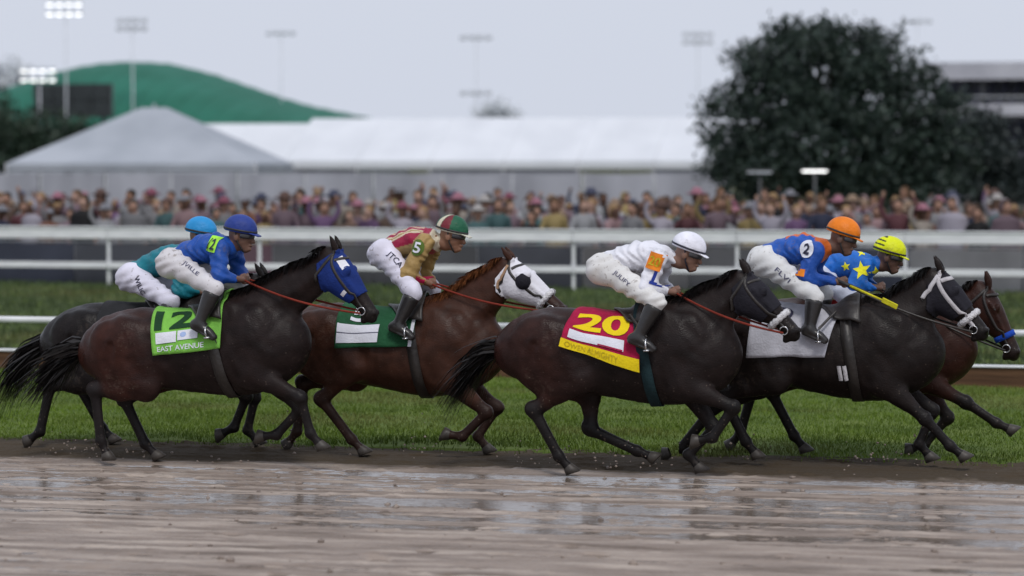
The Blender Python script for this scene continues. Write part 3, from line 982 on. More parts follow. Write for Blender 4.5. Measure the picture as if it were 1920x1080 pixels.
for dk, (v0, nrow) in enumerate([(205, 5), (300, 6)]):
    z0 = zrow(v0, D)
    MB().box((xo, -2.0, z0 - 0.05), (W, 0.14, 0.62)).build('deck_fascia', PALE, gs)
    MB().tube([(xo - W / 2, -2.0, z0 + 0.62), (xo + W / 2, -2.0, z0 + 0.62)], 0.045, 6).build('hand_rail', WHITE, gs, True)
    for r_ in range(nrow):
        MB().box((xo, -1.3 + r_ * 0.85, z0 - 0.3 + r_ * 0.32), (W, 0.86, 0.30)).build('step', CONC, gs)
        for q in range(16):
            xx = xo - W / 2 + 0.4 + q * (W - 0.8) / 15
            MB().box((xx, -1.15 + r_ * 0.85, z0 + 0.10 + r_ * 0.32 + 0.18), (0.46, 0.07, 0.5), rx=R(-12), bev=0.02).build('seat_back', NAVY, gs)
MB().box((xo, 4.5, 3.5), (W, 0.3, 7.0)).build('rear_wall', solid('rear_wall_paint', (0.32, 0.32, 0.37), 0.8), gs)
MB().box((xo, -1.7, 1.0), (W, 0.2, 2.0)).build('front_wall', CONC, gs)

# ------------------------------------------------------------------ the crowd
def ocol_mat(name, rough=0.7):
    m, n, b = base_mat(name, rough, 0.2)
    oi = n.nodes.new('ShaderNodeObjectInfo')
    n.links.new(oi.outputs['Color'], b.inputs['Base Color'])
    return m
def orand_mat(name, cols, rough=0.75):
    m, n, b = base_mat(name, rough, 0.2)
    oi = n.nodes.new('ShaderNodeObjectInfo')
    cr = n.nodes.new('ShaderNodeValToRGB'); cr.color_ramp.interpolation = 'CONSTANT'
    e = cr.color_ramp.elements
    e[0].color = (*cols[0], 1); e[0].position = 0
    e[1].color = (*cols[1], 1); e[1].position = 1 / len(cols)
    for i in range(2, len(cols)):
        q = e.new(i / len(cols)); q.color = (*cols[i], 1)
    n.links.new(oi.outputs['Random'], cr.inputs[0]); n.links.new(cr.outputs[0], b.inputs['Base Color'])
    return m
C_TOP = ocol_mat('spectator_top')
C_SKIN = orand_mat('spectator_skin', [(0.32, 0.19, 0.14), (0.23, 0.13, 0.09), (0.36, 0.23, 0.18), (0.10, 0.055, 0.04), (0.29, 0.17, 0.125)])
C_LEG = orand_mat('spectator_trousers', [(0.03, 0.035, 0.06), (0.08, 0.08, 0.09), (0.20, 0.17, 0.13), (0.02, 0.02, 0.025), (0.06, 0.08, 0.14), (0.35, 0.33, 0.32)])
C_HAIR = orand_mat('spectator_hair', [(0.02, 0.014, 0.01), (0.09, 0.05, 0.025), (0.25, 0.16, 0.08), (0.05, 0.03, 0.02)])
C_HAT = orand_mat('spectator_hat', [(0.34, 0.32, 0.31), (0.20, 0.07, 0.10), (0.06, 0.065, 0.10), (0.24, 0.17, 0.12), (0.30, 0.14, 0.18), (0.18, 0.18, 0.20), (0.10, 0.06, 0.05)])
def spectator_mesh(kind, seed):
    rg = random.Random(seed)
    v = Vol((-0.5, -0.42, 0), (0.5, 0.42, 2.1), 0.02)
    wide = {'man': 0.19, 'woman': 0.165}[kind[0]]
    v.tube([(0, 0, 0.92, 0.115, 0.15), (0, 0, 1.10, 0.10, 0.13), (0, 0, 1.30, 0.12, wide - 0.02), (0, 0, 1.42, 0.085, wide)], lat=(1, 0, 0), k=0.03, tag=1)
    v.tube([(0, 0, 1.44, 0.055), (0, -0.015, 1.54, 0.05)], k=0.02, n=1, tag=0)
    v.ell((0, -0.02, 1.63), (0.078, 0.098, 0.115), k=0.02, tag=0)
    v.ell((0, -0.115, 1.615), (0.014, 0.02, 0.02), k=0.012, tag=0)
    v.ell((0, 0.012, 1.685), (0.090, 0.104, 0.094), k=0.015, tag=3)
    if kind[0] == 'woman':
        v.tube([(0, 0.05, 1.66, 0.07, 0.085), (0, 0.075, 1.5, 0.04, 0.08), (0, 0.085, 1.38, 0.02, 0.06)], lat=(1, 0, 0), k=0.02, tag=3)
    if kind[1] == 'brim':
        v.tube([(0.0, 0, 1.715, 0.012, 0.012), (0.0, 0.001, 1.72, 0.012, 0.012)], n=1, k=0.01, tag=4)
        v.ell((0, 0, 1.715), (0.21, 0.21, 0.026), k=0.01, tag=4); v.ell((0, 0, 1.76), (0.10, 0.105, 0.075), k=0.015, tag=4)
    elif kind[1] == 'cap':
        v.ell((0, 0.0, 1.705), (0.092, 0.105, 0.075), k=0.01, tag=4); v.ell((0, -0.11, 1.69), (0.07, 0.08, 0.016), k=0.01, tag=4)
    elif kind[1] == 'hood':
        v.ell((0, 0.03, 1.66), (0.105, 0.115, 0.135), k=0.02, tag=1)
        v.tube([(0, 0, 1.38, 0.13, 0.20), (0, 0, 1.05, 0.16, 0.24), (0, 0, 0.80, 0.17, 0.25)], lat=(1, 0, 0), k=0.04, tag=1)
    for i, sx in enumerate((-1, 1)):
        up = kind[2][i]
        s0 = (sx * (wide + 0.01), 0, 1.40)
        if up == 'down': e, h = (sx * (wide + 0.06), 0.03, 1.12), (sx * (wide + 0.05), -0.05, 0.88)
        elif up == 'rail': e, h = (sx * (wide + 0.07), -0.08, 1.16), (sx * 0.14, -0.30, 1.10)
        elif up == 'phone': e, h = (sx * (wide + 0.05), -0.20, 1.28), (sx * 0.08, -0.30, 1.56)
        else: e, h = (sx * (wide + 0.12), -0.03, 1.58), (sx * (wide + 0.06), -0.06, 1.86)
        v.tube([(*s0, 0.055), (*e, 0.043), (*[e[j] + 0.65 * (h[j] - e[j]) for j in range(3)], 0.036)], k=0.03, n=2, tag=1)
        v.tube([(*[e[j] + 0.7 * (h[j] - e[j]) for j in range(3)], 0.03), (*h, 0.034)], k=0.015, n=1, tag=0)
        if kind[0] == 'woman':
            v.tube([(0, 0, 0.95, 0.13, 0.165), (0, 0, 0.55, 0.17, 0.22)], lat=(1, 0, 0), k=0.03, tag=1)
            v.tube([(sx * 0.09, 0, 0.6, 0.055), (sx * 0.10, 0.01, 0.3, 0.05), (sx * 0.10, 0.0, 0.08, 0.035)], k=0.02, tag=0)
        else:
            v.tube([(sx * 0.085, 0, 0.90, 0.10), (sx * 0.11, -0.01, 0.5, 0.07), (sx * 0.12, 0.02, 0.09, 0.055)], k=0.03, tag=2)
        v.tube([(sx * 0.115, 0.03, 0.05, 0.045), (sx * 0.12, -0.13, 0.035, 0.034)], k=0.02, n=1, tag=5)
    V, Q = v.net()
    me = netmesh(V, Q, None, 'person')
    tg = v.tags(V)
    for m in (C_SKIN, C_TOP, C_LEG, C_HAIR, C_HAT, C_LEG): me.materials.append(m)
    me.polygons.foreach_set('material_index', tg[Q[:, 0]].astype(np.int32))
    me.polygons.foreach_set('use_smooth', [True] * len(me.polygons))
    return me
KINDS = [('man', 'cap', ('rail', 'rail'), 'man in a cap'), ('woman', 'brim', ('down', 'rail'), 'woman in a wide brimmed hat'), ('man', 'none', ('down', 'phone'), 'bareheaded man with raised hand'),
         ('woman', 'none', ('rail', 'down'), 'bareheaded woman'), ('man', 'hood', ('down', 'down'), 'person in a hooded poncho'), ('man', 'brim', ('down', 'down'), 'man in a brimmed hat'), ('woman', 'brim', ('up', 'down'), 'woman in a wide hat waving'), ('man', 'none', ('up', 'up'), 'man with both arms up'), ('woman', 'none', ('phone', 'phone'), 'woman holding up a phone')]
kmesh = [spectator_mesh(k_, i) for i, k_ in enumerate(KINDS)]
TOPS = [('maroon', (0.16, 0.035, 0.05)), ('dusty pink', (0.42, 0.22, 0.24)), ('grey', (0.25, 0.25, 0.27)), ('navy', (0.03, 0.04, 0.10)), ('brown', (0.16, 0.09, 0.06)), ('pale lilac', (0.42, 0.38, 0.48)), ('rust', (0.33, 0.11, 0.05)),
        ('mauve', (0.24, 0.14, 0.19)), ('pale grey', (0.40, 0.41, 0.44)), ('black', (0.02, 0.02, 0.023)), ('mustard', (0.42, 0.29, 0.05)), ('teal', (0.05, 0.17, 0.18)), ('beige', (0.42, 0.35, 0.28)), ('purple', (0.16, 0.06, 0.20))]
rc = random.Random(5)
ROWS = [(31.8, 0.46, 'front row'), (32.5, 0.5, 'second row'), (33.6, 0.55, 'third row'), (35.0, 0.6, 'fourth row'), (37.2, 0.7, 'fifth row'), (40.0, 0.8, 'sixth row'), (44.0, 0.95, 'back row')]
used = set()
count = 0
for ri, (yy, step, rn) in enumerate(ROWS):
    x0, x1 = on_row(-90, yy, 1.2), on_row(2010, yy, 1.2)
    x = x0 + rc.uniform(0, step)
    while x < x1:
        u = proj((x, yy, 1.5))[0]
        # where in the picture: against things one can find
        spot = ['by the left edge', 'below grey marquee', 'below long marquee start', 'below long marquee middle', 'below long marquee end', 'below big tree', 'below grandstand'][
            0 if u < 120 else 1 if u < 540 else 2 if u < 800 else 3 if u < 1080 else 4 if u < 1330 else 5 if u < 1760 else 6]
        for _ in range(60):
            ki = rc.choice([0, 1, 2, 2, 3, 3, 4, 4, 5, 6, 7, 8])
            tn_, tc_ = rc.choice(TOPS + [TOPS[1], TOPS[2], TOPS[5], TOPS[7], TOPS[8], TOPS[5], TOPS[7], TOPS[13], TOPS[2]])
            if 1180 < u < 1260 and ri == 1: tn_, tc_ = TOPS[10]
            lab = f'{KINDS[ki][3]} in {tn_} top, {rn}, {spot}'
            if lab not in used: break
        used.add(lab)
        o = bpy.data.objects.new('person', kmesh[ki])
        COL.objects.link(o)
        o.location = (x, yy + rc.uniform(-0.18, 0.18), -0.30 + (0.12 if ri < 2 else 0.2))
        o.rotation_euler = (0, 0, R(rc.uniform(-25, 40)))
        s_ = rc.uniform(0.88, 1.08)
        o.scale = (s_, s_, s_)
        g_ = sum(tc_) / 3; q_ = rc.uniform(0.5, 0.85)
        o.color = (*[(c_ * 0.65 + g_ * 0.35) * q_ for c_ in tc_], 1)
        tag(o, lab, 'person', 'spectators behind the white fence')
        count += 1
        x += step * rc.uniform(0.75, 1.35)
print('CROWD', count)

# ================================================================== horses
COAT = attr_mat('horse_coat', rough=0.44, spec=0.16, bump=0.22, bscale=70, stretch=(1, 1, 1.6), mud=0.12, cvar=0.35, sheen=0.0)
def wet_coat(m):
    n = m.node_tree; b = n.nodes['Principled BSDF']
    tc = n.nodes.new('ShaderNodeTexCoord')
    nz = n.nodes.new('ShaderNodeTexNoise'); nz.inputs['Scale'].default_value = 5; nz.inputs['Detail'].default_value = 6
    n.links.new(tc.outputs['Object'], nz.inputs['Vector'])
    mr = n.nodes.new('ShaderNodeMapRange'); mr.inputs['From Min'].default_value = 0.35; mr.inputs['From Max'].default_value = 0.65; mr.inputs['To Min'].default_value = 0.27; mr.inputs['To Max'].default_value = 0.55
    n.links.new(nz.outputs[0], mr.inputs[0]); n.links.new(mr.outputs[0], b.inputs['Roughness'])
    # mud flung up on legs, belly and breast: small separate flecks, fewer towards the back
    vo = n.nodes.new('ShaderNodeTexVoronoi'); vo.inputs['Scale'].default_value = 42; n.links.new(tc.outputs['Object'], vo.inputs['Vector'])
    sx = n.nodes.new('ShaderNodeSeparateXYZ'); n.links.new(tc.outputs['Object'], sx.inputs[0])
    zr = n.nodes.new('ShaderNodeMapRange'); zr.inputs['From Min'].default_value = 0.2; zr.inputs['From Max'].default_value = 1.35; zr.inputs['To Min'].default_value = 0.42; zr.inputs['To Max'].default_value = 0.10
    n.links.new(sx.outputs[2], zr.inputs[0])
    sc = n.nodes.new('ShaderNodeSeparateColor'); n.links.new(vo.outputs['Color'], sc.inputs[0])
    rd = n.nodes.new('ShaderNodeMath'); rd.operation = 'MULTIPLY'; n.links.new(zr.outputs[0], rd.inputs[0]); n.links.new(sc.outputs[0], rd.inputs[1])
    lt = n.nodes.new('ShaderNodeMath'); lt.operation = 'LESS_THAN'; n.links.new(vo.outputs['Distance'], lt.inputs[0]); n.links.new(rd.outputs[0], lt.inputs[1])
    on = n.nodes.new('ShaderNodeMath'); on.operation = 'GREATER_THAN'; on.inputs[1].default_value = 0.7; n.links.new(sc.outputs[1], on.inputs[0])
    ml = n.nodes.new('ShaderNodeMath'); ml.operation = 'MULTIPLY'; n.links.new(lt.outputs[0], ml.inputs[0]); n.links.new(on.outputs[0], ml.inputs[1])
    m7 = n.nodes.new('ShaderNodeMath'); m7.operation = 'MULTIPLY'; m7.inputs[1].default_value = 0.4; n.links.new(ml.outputs[0], m7.inputs[0])
    src = b.inputs['Base Color'].links[0].from_socket
    mx = n.nodes.new('ShaderNodeMix'); mx.data_type = 'RGBA'; mx.inputs[7].default_value = (0.15, 0.115, 0.09, 1)
    n.links.new(m7.outputs[0], mx.inputs[0]); n.links.new(src, mx.inputs[6]); n.links.new(mx.outputs[2], b.inputs['Base Color'])
wet_coat(COAT)
HAIR = attr_mat('horse_hair', rough=0.5, spec=0.4, bump=0, cvar=0.35, vscale=25)
HOOF = solid('hoof_horn', (0.05, 0.042, 0.036), 0.5)
EYE = solid('horse_eye', (0.012, 0.008, 0.006), 0.08, 0.8)
LEATHER = solid('dark_leather', (0.022, 0.018, 0.016), 0.45, 0.5, bump=0.2)
STEEL = solid('steel', (0.55, 0.55, 0.56), 0.25, 0.5, metal=1.0)

TORSO = [  # x, z top, z bottom, half width
    (-0.83, 1.20, 0.98, 0.10), (-0.76, 1.30, 0.88, 0.185), (-0.62, 1.385, 0.83, 0.245), (-0.45, 1.405, 0.79, 0.268), (-0.25, 1.375, 0.755, 0.265),
    (0.0, 1.340, 0.70, 0.288), (0.2, 1.350, 0.66, 0.288), (0.38, 1.415, 0.64, 0.265), (0.53, 1.38, 0.665, 0.24), (0.66, 1.29, 0.73, 0.20), (0.75, 1.18, 0.84, 0.135)]

def chain(p, segs):
    """joint positions from lengths and angles (0 = straight down, + = forward)"""
    out = [Vector(p)]
    for L, a, dy in segs:
        out.append(out[-1] + Vector((math.sin(R(a)) * L, dy, -math.cos(R(a)) * L)))
    return out

def build_horse(name, label, coat, points, mane_c, poll, hang, fore, hind, X, Y, pitch=0.0, tail=(-0.42, -0.30), sink=0.0, rear=None, seed=0, group='racehorses'):
    """fore / hind: (near, far) joint angles; near is the side towards the camera (-y)"""
    rg = random.Random(seed)
    v = Vol((-1.15, -0.42, -0.02), (1.72, 0.42, 1.92), 0.0118)
    # trunk
    v.tube([(x, 0, (a + b) / 2, (a - b) / 2, w_) for x, a, b, w_ in TORSO], k=0.02, n=3, tag=0)
    v.ell((0.36, 0, 1.36), (0.20, 0.075, 0.085), R(8), k=0.06)              # withers
    # neck
    px, pz = poll
    e1 = Vector((math.cos(R(hang)), 0, -math.sin(R(hang))))                 # along the face
    e2 = Vector((math.sin(R(hang)), 0, math.cos(R(hang))))                  # forehead side
    PO = Vector((px, 0, pz))
    nk = PO + Vector((-0.045, 0, -0.095))
    v.tube([(0.44, 0, 1.12, 0.27, 0.155), (0.61, 0, 1.12 + 0.38 * (nk.z - 1.12), 0.205, 0.126),
            ((0.61 + nk.x) / 2 + 0.01, 0, 1.12 + 0.74 * (nk.z - 1.12), 0.170, 0.098), (nk.x, 0, nk.z, 0.114, 0.078)], k=0.08, n=5, tag=0)
    def hp(s_, d_, y_=0.0): return PO + e1 * s_ + e2 * d_ + Vector((0, y_, 0))
    # head
    HS = [(-0.01, 0.015, -0.15, 0.075), (0.08, 0.042, -0.195, 0.098), (0.17, 0.052, -0.205, 0.100), (0.27, 0.045, -0.165, 0.083), (0.37, 0.035, -0.115, 0.062),
          (0.46, 0.03, -0.095, 0.056), (0.53, 0.027, -0.10, 0.06), (0.565, 0.005, -0.085, 0.052)]
    v.tube([(*hp(s_, (a + b) / 2), (a - b) / 2, w_) for s_, a, b, w_ in HS], k=0.045, n=4, tag=1)
    for sy in (-1, 1):
        v.ell(hp(0.15, -0.115, sy * 0.062), (0.085, 0.034, 0.085), R(hang), k=0.03, tag=1)        # jowl
        v.ell(hp(0.175, 0.012, sy * 0.085), (0.04, 0.022, 0.024), R(hang), k=0.02, tag=1)         # brow
        v.ell(hp(0.555, -0.005, sy * 0.045), (0.035, 0.02, 0.026), R(hang), k=0.015, tag=1)       # nostril wing
        v.ell(hp(0.578, -0.008, sy * 0.056), (0.016, 0.014, 0.012), R(hang), k=0.01, sub=True)
        v.tube([(*hp(0.12, -0.02, sy * 0.098), 0.012), (*hp(0.36, -0.02, sy * 0.07), 0.01)], k=0.015, n=1, tag=1)  # cheek bone
        # ear, turned back a little
        b0 = hp(0.0, 0.025, sy * 0.05)
        ed = (e2 * 0.22 - e1 * 0.97 + Vector((0, sy * 0.12, 0))).normalized()
        v.tube([(*b0, 0.020, 0.016), (*(b0 + ed * 0.05), 0.027, 0.017), (*(b0 + ed * 0.095), 0.019, 0.012), (*(b0 + ed * 0.135), 0.005, 0.005)], k=0.012, n=3, tag=1)
    v.tube([(*hp(0.60, -0.068, -0.06), 0.006), (*hp(0.50, -0.062, -0.075), 0.006)], k=0.012, n=1, sub=True)       # mouth line
    v.ell(hp(0.545, -0.098), (0.035, 0.036, 0.026), R(hang), k=0.025, tag=1)                        # chin
    # jugular groove and shoulder hollow
    legs = []
    black = []
    fore, hind = [list(f) for f in fore], [list(f) for f in hind]
    SP, CP = math.sin(R(pitch)), math.cos(R(pitch))
    def hoof_z(kind, a):
        if kind == 'f': J = chain((0.40 + 0.11 * math.sin(R(a[0])), 0, 0.80), [(0.42, a[0], 0), (0.28, a[1], 0), (0.195, a[2], 0)])
        else: J = chain((-0.53, 0, 1.10), [(0.33, a[0], 0), (0.43, a[1], 0), (0.39, a[2], 0), (0.195, a[3], 0)])
        return J[-1].z * CP + J[-1].x * SP - sink
    alll = [('f', fore[0]), ('f', fore[1]), ('h', hind[0]), ('h', hind[1])]
    for kind, a in alll:                                   # fold a leg that would reach below the ground
        for _ in range(60):
            if hoof_z(kind, a) >= 0.005: break
            if kind == 'f': a[0] += 1.2; a[1] -= 1.2
            else: a[0] += 0.8; a[1] -= 1.6; a[2] += 0.8
    kind, a = min(alll, key=lambda q: hoof_z(*q))          # and let the lowest one land
    for _ in range(60):
        if hoof_z(kind, a) <= 0.012: break
        if kind == 'f': a[0] -= 0.8; a[1] += 0.8
        else: a[0] -= 0.5; a[1] += 1.0; a[2] -= 0.5
    for i, sy in enumerate((-1, 1)):
        fa, ca, pa = fore[i]
        el = (0.40 + 0.11 * math.sin(R(fa)), sy * 0.165, 0.80)
        J = chain(el, [(0.42, fa, -sy * 0.02), (0.28, ca, -sy * 0.012), (0.12, pa, 0)])
        sh = Vector((0.60, sy * 0.135, 1.02))
        v.tube([(0.36, sy * 0.16, 1.24, 0.12, 0.06), (sh.x - 0.04, sh.y, sh.z, 0.15, 0.085), (el[0], el[1], el[2], 0.115, 0.075)], k=0.07, n=3, tag=0)   # shoulder
        v.ell((el[0] - 0.02, el[1], el[2] + 0.09), (0.12, 0.07, 0.15), R(20), k=0.05)                 # triceps
        m_ = J[0].lerp(J[1], 0.35)
        v.tube([(*J[0], 0.105, 0.07), (*m_, 0.084, 0.066), (*J[0].lerp(J[1], 0.72), 0.056, 0.050), (*J[1], 0.049, 0.046)], k=0.045, n=3, tag=2)
        v.ell(J[1], (0.048, 0.044, 0.056), 0, k=0.03, tag=3)
        v.tube([(*J[1], 0.043, 0.040), (*J[1].lerp(J[2], 0.4), 0.037, 0.031), (*J[1].lerp(J[2], 0.85), 0.037, 0.031), (*J[2], 0.043, 0.037)], k=0.02, n=3, tag=3)
        v.tube([(*J[2], 0.039, 0.034), (*J[2].lerp(J[3], 0.5), 0.031, 0.029), (*J[3], 0.040, 0.038)], k=0.02, n=2, tag=3)
        legs.append((J, pa)); black.append((J[1], J[2], J[3]))
    for i, sy in enumerate((-1, 1)):
        ta, ga, ca, pa = hind[i]
        hip = Vector((-0.53, sy * 0.135, 1.10))
        J = chain(hip, [(0.33, ta, sy * 0.045), (0.43, ga, -sy * 0.03), (0.39, ca, -sy * 0.01), (0.12, pa, 0)])
        v.tube([(*hip, 0.25, 0.12), (*hip.lerp(J[1], 0.55), 0.205, 0.12), (*J[1], 0.125, 0.085)], k=0.07, n=3, tag=0)         # thigh
        bk = Vector((-0.72, sy * 0.115, 1.02))
        v.tube([(*bk, 0.12, 0.10), (*(bk.lerp(J[1], 0.45) + Vector((-0.04, 0, -0.12))), 0.10, 0.085), (*J[1].lerp(J[2], 0.4), 0.07, 0.06)], k=0.07, n=3, tag=0)
        v.tube([(*J[1], 0.11, 0.075), (*J[1].lerp(J[2], 0.35), 0.088, 0.066), (*J[1].lerp(J[2], 0.75), 0.058, 0.047), (*J[2], 0.056, 0.045)], k=0.05, n=3, tag=2)
        gd = (J[2] - J[1]).normalized()
        v.ell(J[2] - Vector((0.015, 0, -0.02)), (0.056, 0.042, 0.058), R(ga), k=0.035, tag=3)              # point of hock
        v.tube([(*J[2], 0.050, 0.042), (*J[2].lerp(J[3], 0.35), 0.041, 0.034), (*J[2].lerp(J[3], 0.85), 0.040, 0.033), (*J[3], 0.045, 0.038)], k=0.02, n=3, tag=3)
        v.tube([(*J[3], 0.040, 0.035), (*J[3].lerp(J[4], 0.5), 0.032, 0.03), (*J[4], 0.041, 0.038)], k=0.02, n=2, tag=3)
        legs.append((J[1:], pa)); black.append((J[2], J[3], J[4]))
    for sy in (-1, 1):
        v.ell((-0.50, sy * 0.20, 1.17), (0.26, 0.085, 0.17), R(-12), k=0.07)           # croup muscle
        v.ell((-0.66, sy * 0.165, 1.03), (0.11, 0.09, 0.22), R(14), k=0.05)            # hamstring
        v.ell((0.50, sy * 0.17, 1.10), (0.13, 0.065, 0.22), R(-28), k=0.09)            # shoulder blade
        v.ell((0.70, sy * 0.10, 0.94), (0.09, 0.085, 0.12), R(10), k=0.04)             # breast
        v.tube([(0.44, sy * 0.06, 1.24, 0.07, 0.045), (0.60, sy * 0.085, 1.28, 0.07, 0.045), (0.78, sy * 0.075, 1.36, 0.06, 0.04), (nk.x - 0.08, sy * 0.05, nk.z + 0.0, 0.05, 0.035)], k=0.05, n=3)   # neck muscle
    # muscle furrows on both flanks
    for sy in (-1, 1):
        v.tube([(0.33, sy * 0.30, 1.20, 0.03), (0.255, sy * 0.32, 1.0, 0.04), (0.25, sy * 0.30, 0.84, 0.035)], k=0.04, n=3, sub=True)    # behind the shoulder
        v.tube([(-0.24, sy * 0.315, 1.16, 0.045), (-0.19, sy * 0.325, 0.98, 0.06)], k=0.06, n=2, sub=True)                               # flank hollow
        v.tube([(-0.585, sy * 0.295, 1.14, 0.024), (-0.63, sy * 0.285, 0.92, 0.022)], k=0.03, n=2, sub=True)                                # thigh groove
        for q in range(4):
            xx = 0.12 - q * 0.075
            v.tube([(xx, sy * 0.318, 1.02, 0.014), (xx - 0.03, sy * 0.31, 0.88, 0.014)], k=0.03, n=1, sub=True)                          # ribs
    V, Q = v.net()
    tg = v.tags(V)
    coat = var(coat, 0.6); rear = var(rear, 0.6) if rear else None
    c = np.tile(np.array(coat), (len(V), 1))
    if rear is not None:
        g = smoothstep(-0.05, -0.62, V[:, 0])[:, None]
        c = c * (1 - g) + np.array(rear) * g
    f = np.zeros(len(V))
    for j in black:
        for a, b in zip(j[:-1], j[1:]):
            a_, b_ = np.array(a), np.array(b)
            t = np.clip(((V - a_) @ (b_ - a_)) / ((b_ - a_) @ (b_ - a_)), 0, 1)
            d = np.linalg.norm(V - a_ - t[:, None] * (b_ - a_), axis=1)
            f = np.maximum(f, 1 - smoothstep(0.05, 0.16, d))
    H = V - np.array(PO)
    hs = H @ np.array(e1)
    muz = smoothstep(0.36, 0.52, hs) * (tg == 1)
    f = np.maximum(f, muz * 0.8)
    c = c * (1 - f[:, None]) + np.array(points) * f[:, None]
    me = netmesh(V, Q, c, name)
    # fine unevenness of muscle and tendon under the skin
    nr_ = np.zeros(len(V) * 3, np.float32); me.vertices.foreach_get('normal', nr_)
    ph = seed * 1.7
    body_ = (tg != 3) & (tg != 1)
    wv = (vnoise(V[:, 0] * 9 + ph, V[:, 2] * 5 + V[:, 1] * 4, 50) - 0.5) * 0.011 + (vnoise(V[:, 0] * 22 + V[:, 2] * 9 + ph, V[:, 2] * 12 - V[:, 0] * 8, 51) - 0.5) * 0.005
    lines = [[(.56, 1.24), (.64, 1.12), (.68, 1.00)], [(.37, 1.30), (.30, 1.12), (.325, .94), (.39, .80)], [(-.33, 1.31), (-.30, 1.12), (-.27, .93)],
             [(-.59, 1.33), (-.66, 1.12), (-.63, .90), (-.52, .76)], [(-.46, 1.20), (-.43, 1.0), (-.36, .86)], [(.62, 1.04), (.80, 1.20), (nk.x - .03, nk.z - .08)], [(.52, 1.31), (.78, 1.40), (nk.x - .05, nk.z + .03)],
             [(-.10, .80), (.08, .745), (.25, .72)]] + [[(.17 - q * .07, 1.12), (.13 - q * .07, .98), (.15 - q * .075, .84)] for q in range(6)]
    gl = np.zeros(len(V))
    for li, L in enumerate(lines):
        D_ = densify([(a_, 0, b2_, .01, .01) for a_, b2_ in L], 5)[:, [0, 2]]
        dm = np.full(len(V), 9.0)
        for p0_, p1_ in zip(D_[:-1], D_[1:]):
            e_ = p1_ - p0_; t_ = np.clip(((V[:, 0] - p0_[0]) * e_[0] + (V[:, 2] - p0_[1]) * e_[1]) / (e_ @ e_), 0, 1)
            dm = np.minimum(dm, np.hypot(V[:, 0] - p0_[0] - t_ * e_[0], V[:, 2] - p0_[1] - t_ * e_[1]))
        amp, wd = (0.0022, 0.022) if li >= 8 else (0.0065, 0.040)
        gl = np.minimum(gl, -amp * np.exp(-(dm / wd) ** 2)) + amp * 0.25 * np.exp(-((dm - 2.2 * wd) / wd) ** 2)
    wv = wv + gl * smoothstep(0.05, 0.12, np.abs(V[:, 1])) * (V[:, 2] > 0.62)
    V = V + nr_.reshape(-1, 3) * (wv * body_)[:, None]
    me.vertices.foreach_set('co', V.astype(np.float32).ravel()); me.update()
    root = link(name, me, None, (COAT,))
    root.location = (X, Y, 0)
    root.rotation_euler = (0, -R(pitch), 0)
    tag(root, label, 'horse', group)
    bvh = bvh_of(me)
    # hooves
    low = 9
    for J, pa in legs:
        d = (J[-1] - J[-2]).normalized()
        # the wall slants with the pastern, the sole is flat and lies a little behind
        fwd = Vector((-d.z, 0, d.x))
        c0 = J[-1] - d * 0.02
        mb = MB()
        rings = [(0.0, 0.040, 0.037), (0.03, 0.047, 0.043), (0.085, 0.058, 0.053), (0.088, 0.045, 0.04)]
        n_ = 14
        vs, fs = [], []
        for t, ra, rb in rings:
            for k in range(n_):
                an = 2 * PI * k / n_
                ff = math.cos(an)
                vs.append(c0 + d * (t - 0.020 * t / 0.085 * (1 - ff)) + fwd * ra * ff + Vector((0, rb * math.sin(an), 0)))
        for i in range(len(rings) - 1):
            for k in range(n_):
                fs.append((i * n_ + k, i * n_ + (k + 1) % n_, (i + 1) * n_ + (k + 1) % n_, (i + 1) * n_ + k))
        fs.append(tuple(range((len(rings) - 1) * n_, len(rings) * n_)))
        mb.add(vs, fs)
        low = min(low, min(p.z * math.cos(R(pitch)) + p.x * math.sin(R(pitch)) for p in vs))
        mb.build('hoof', HOOF, root, True)
    print('HORSE', name, label[:30], 'lowest hoof', round(low, 3), [round(min((J[-1]).z, 9), 2) for J, _ in legs])
    root.location.z = max(-low, -sink) - 0.005
    # eyes
    for sy in (-1, 1):
        bm = bmesh.new(); bmesh.ops.create_uvsphere(bm, u_segments=12, v_segments=8, radius=0.021)
        me2 = bpy.data.meshes.new('eye'); bm.to_mesh(me2); bm.free()
        o = link('eye', me2, root, (EYE,)); o.location = hp(0.178, -0.008, sy * 0.086)
    # mane: locks hanging to the near side and blown back
    mb = MB(); cols = []
    crest = []
    for i in range(60):
        t = i / 59
        x = 0.42 + (px - 0.06 - 0.42) * t
        h = bvh.ray_cast(Vector((x, 0.0, 3)), Vector((0, 0, -1)))
        crest.append(h[0] if h[0] else Vector((x, 0, 1.5)))
    for i in range(420):
        t = rg.random()
        q = crest[int(t * 59)]
        q = q + Vector((rg.uniform(-.01, .01), rg.uniform(-0.02, 0.02), -0.012))
        L = rg.uniform(0.07, 0.17) * (1.1 - 0.35 * t)
        sy = -1 if rg.random() < 0.75 else 1
        back = rg.uniform(0.3, 1.1)
        pts = []
        for k in range(5):
            u = k / 4
            pts.append(q + Vector((-L * back * u, sy * (0.05 * min(1, u * 2.2) + 0.05 * u + rg.uniform(-.006, .006)), 0.03 * math.sin(u * 2.2) - L * 0.75 * u * u)))
        mb.ribbon(pts, [0.014, 0.016, 0.013, 0.009, 0.002], Vector((0.75, 0.25 * sy, 0.6)))
        cc = var(mane_c, rg.uniform(0.6, 1.5)); cols += [cc] * 10
    o = mb.build('mane', HAIR, root, True); setcol(o.data, np.array(cols))
    # tail streaming back
    mb = MB(); cols = []
    r0 = Vector((-0.845, 0, 1.16))
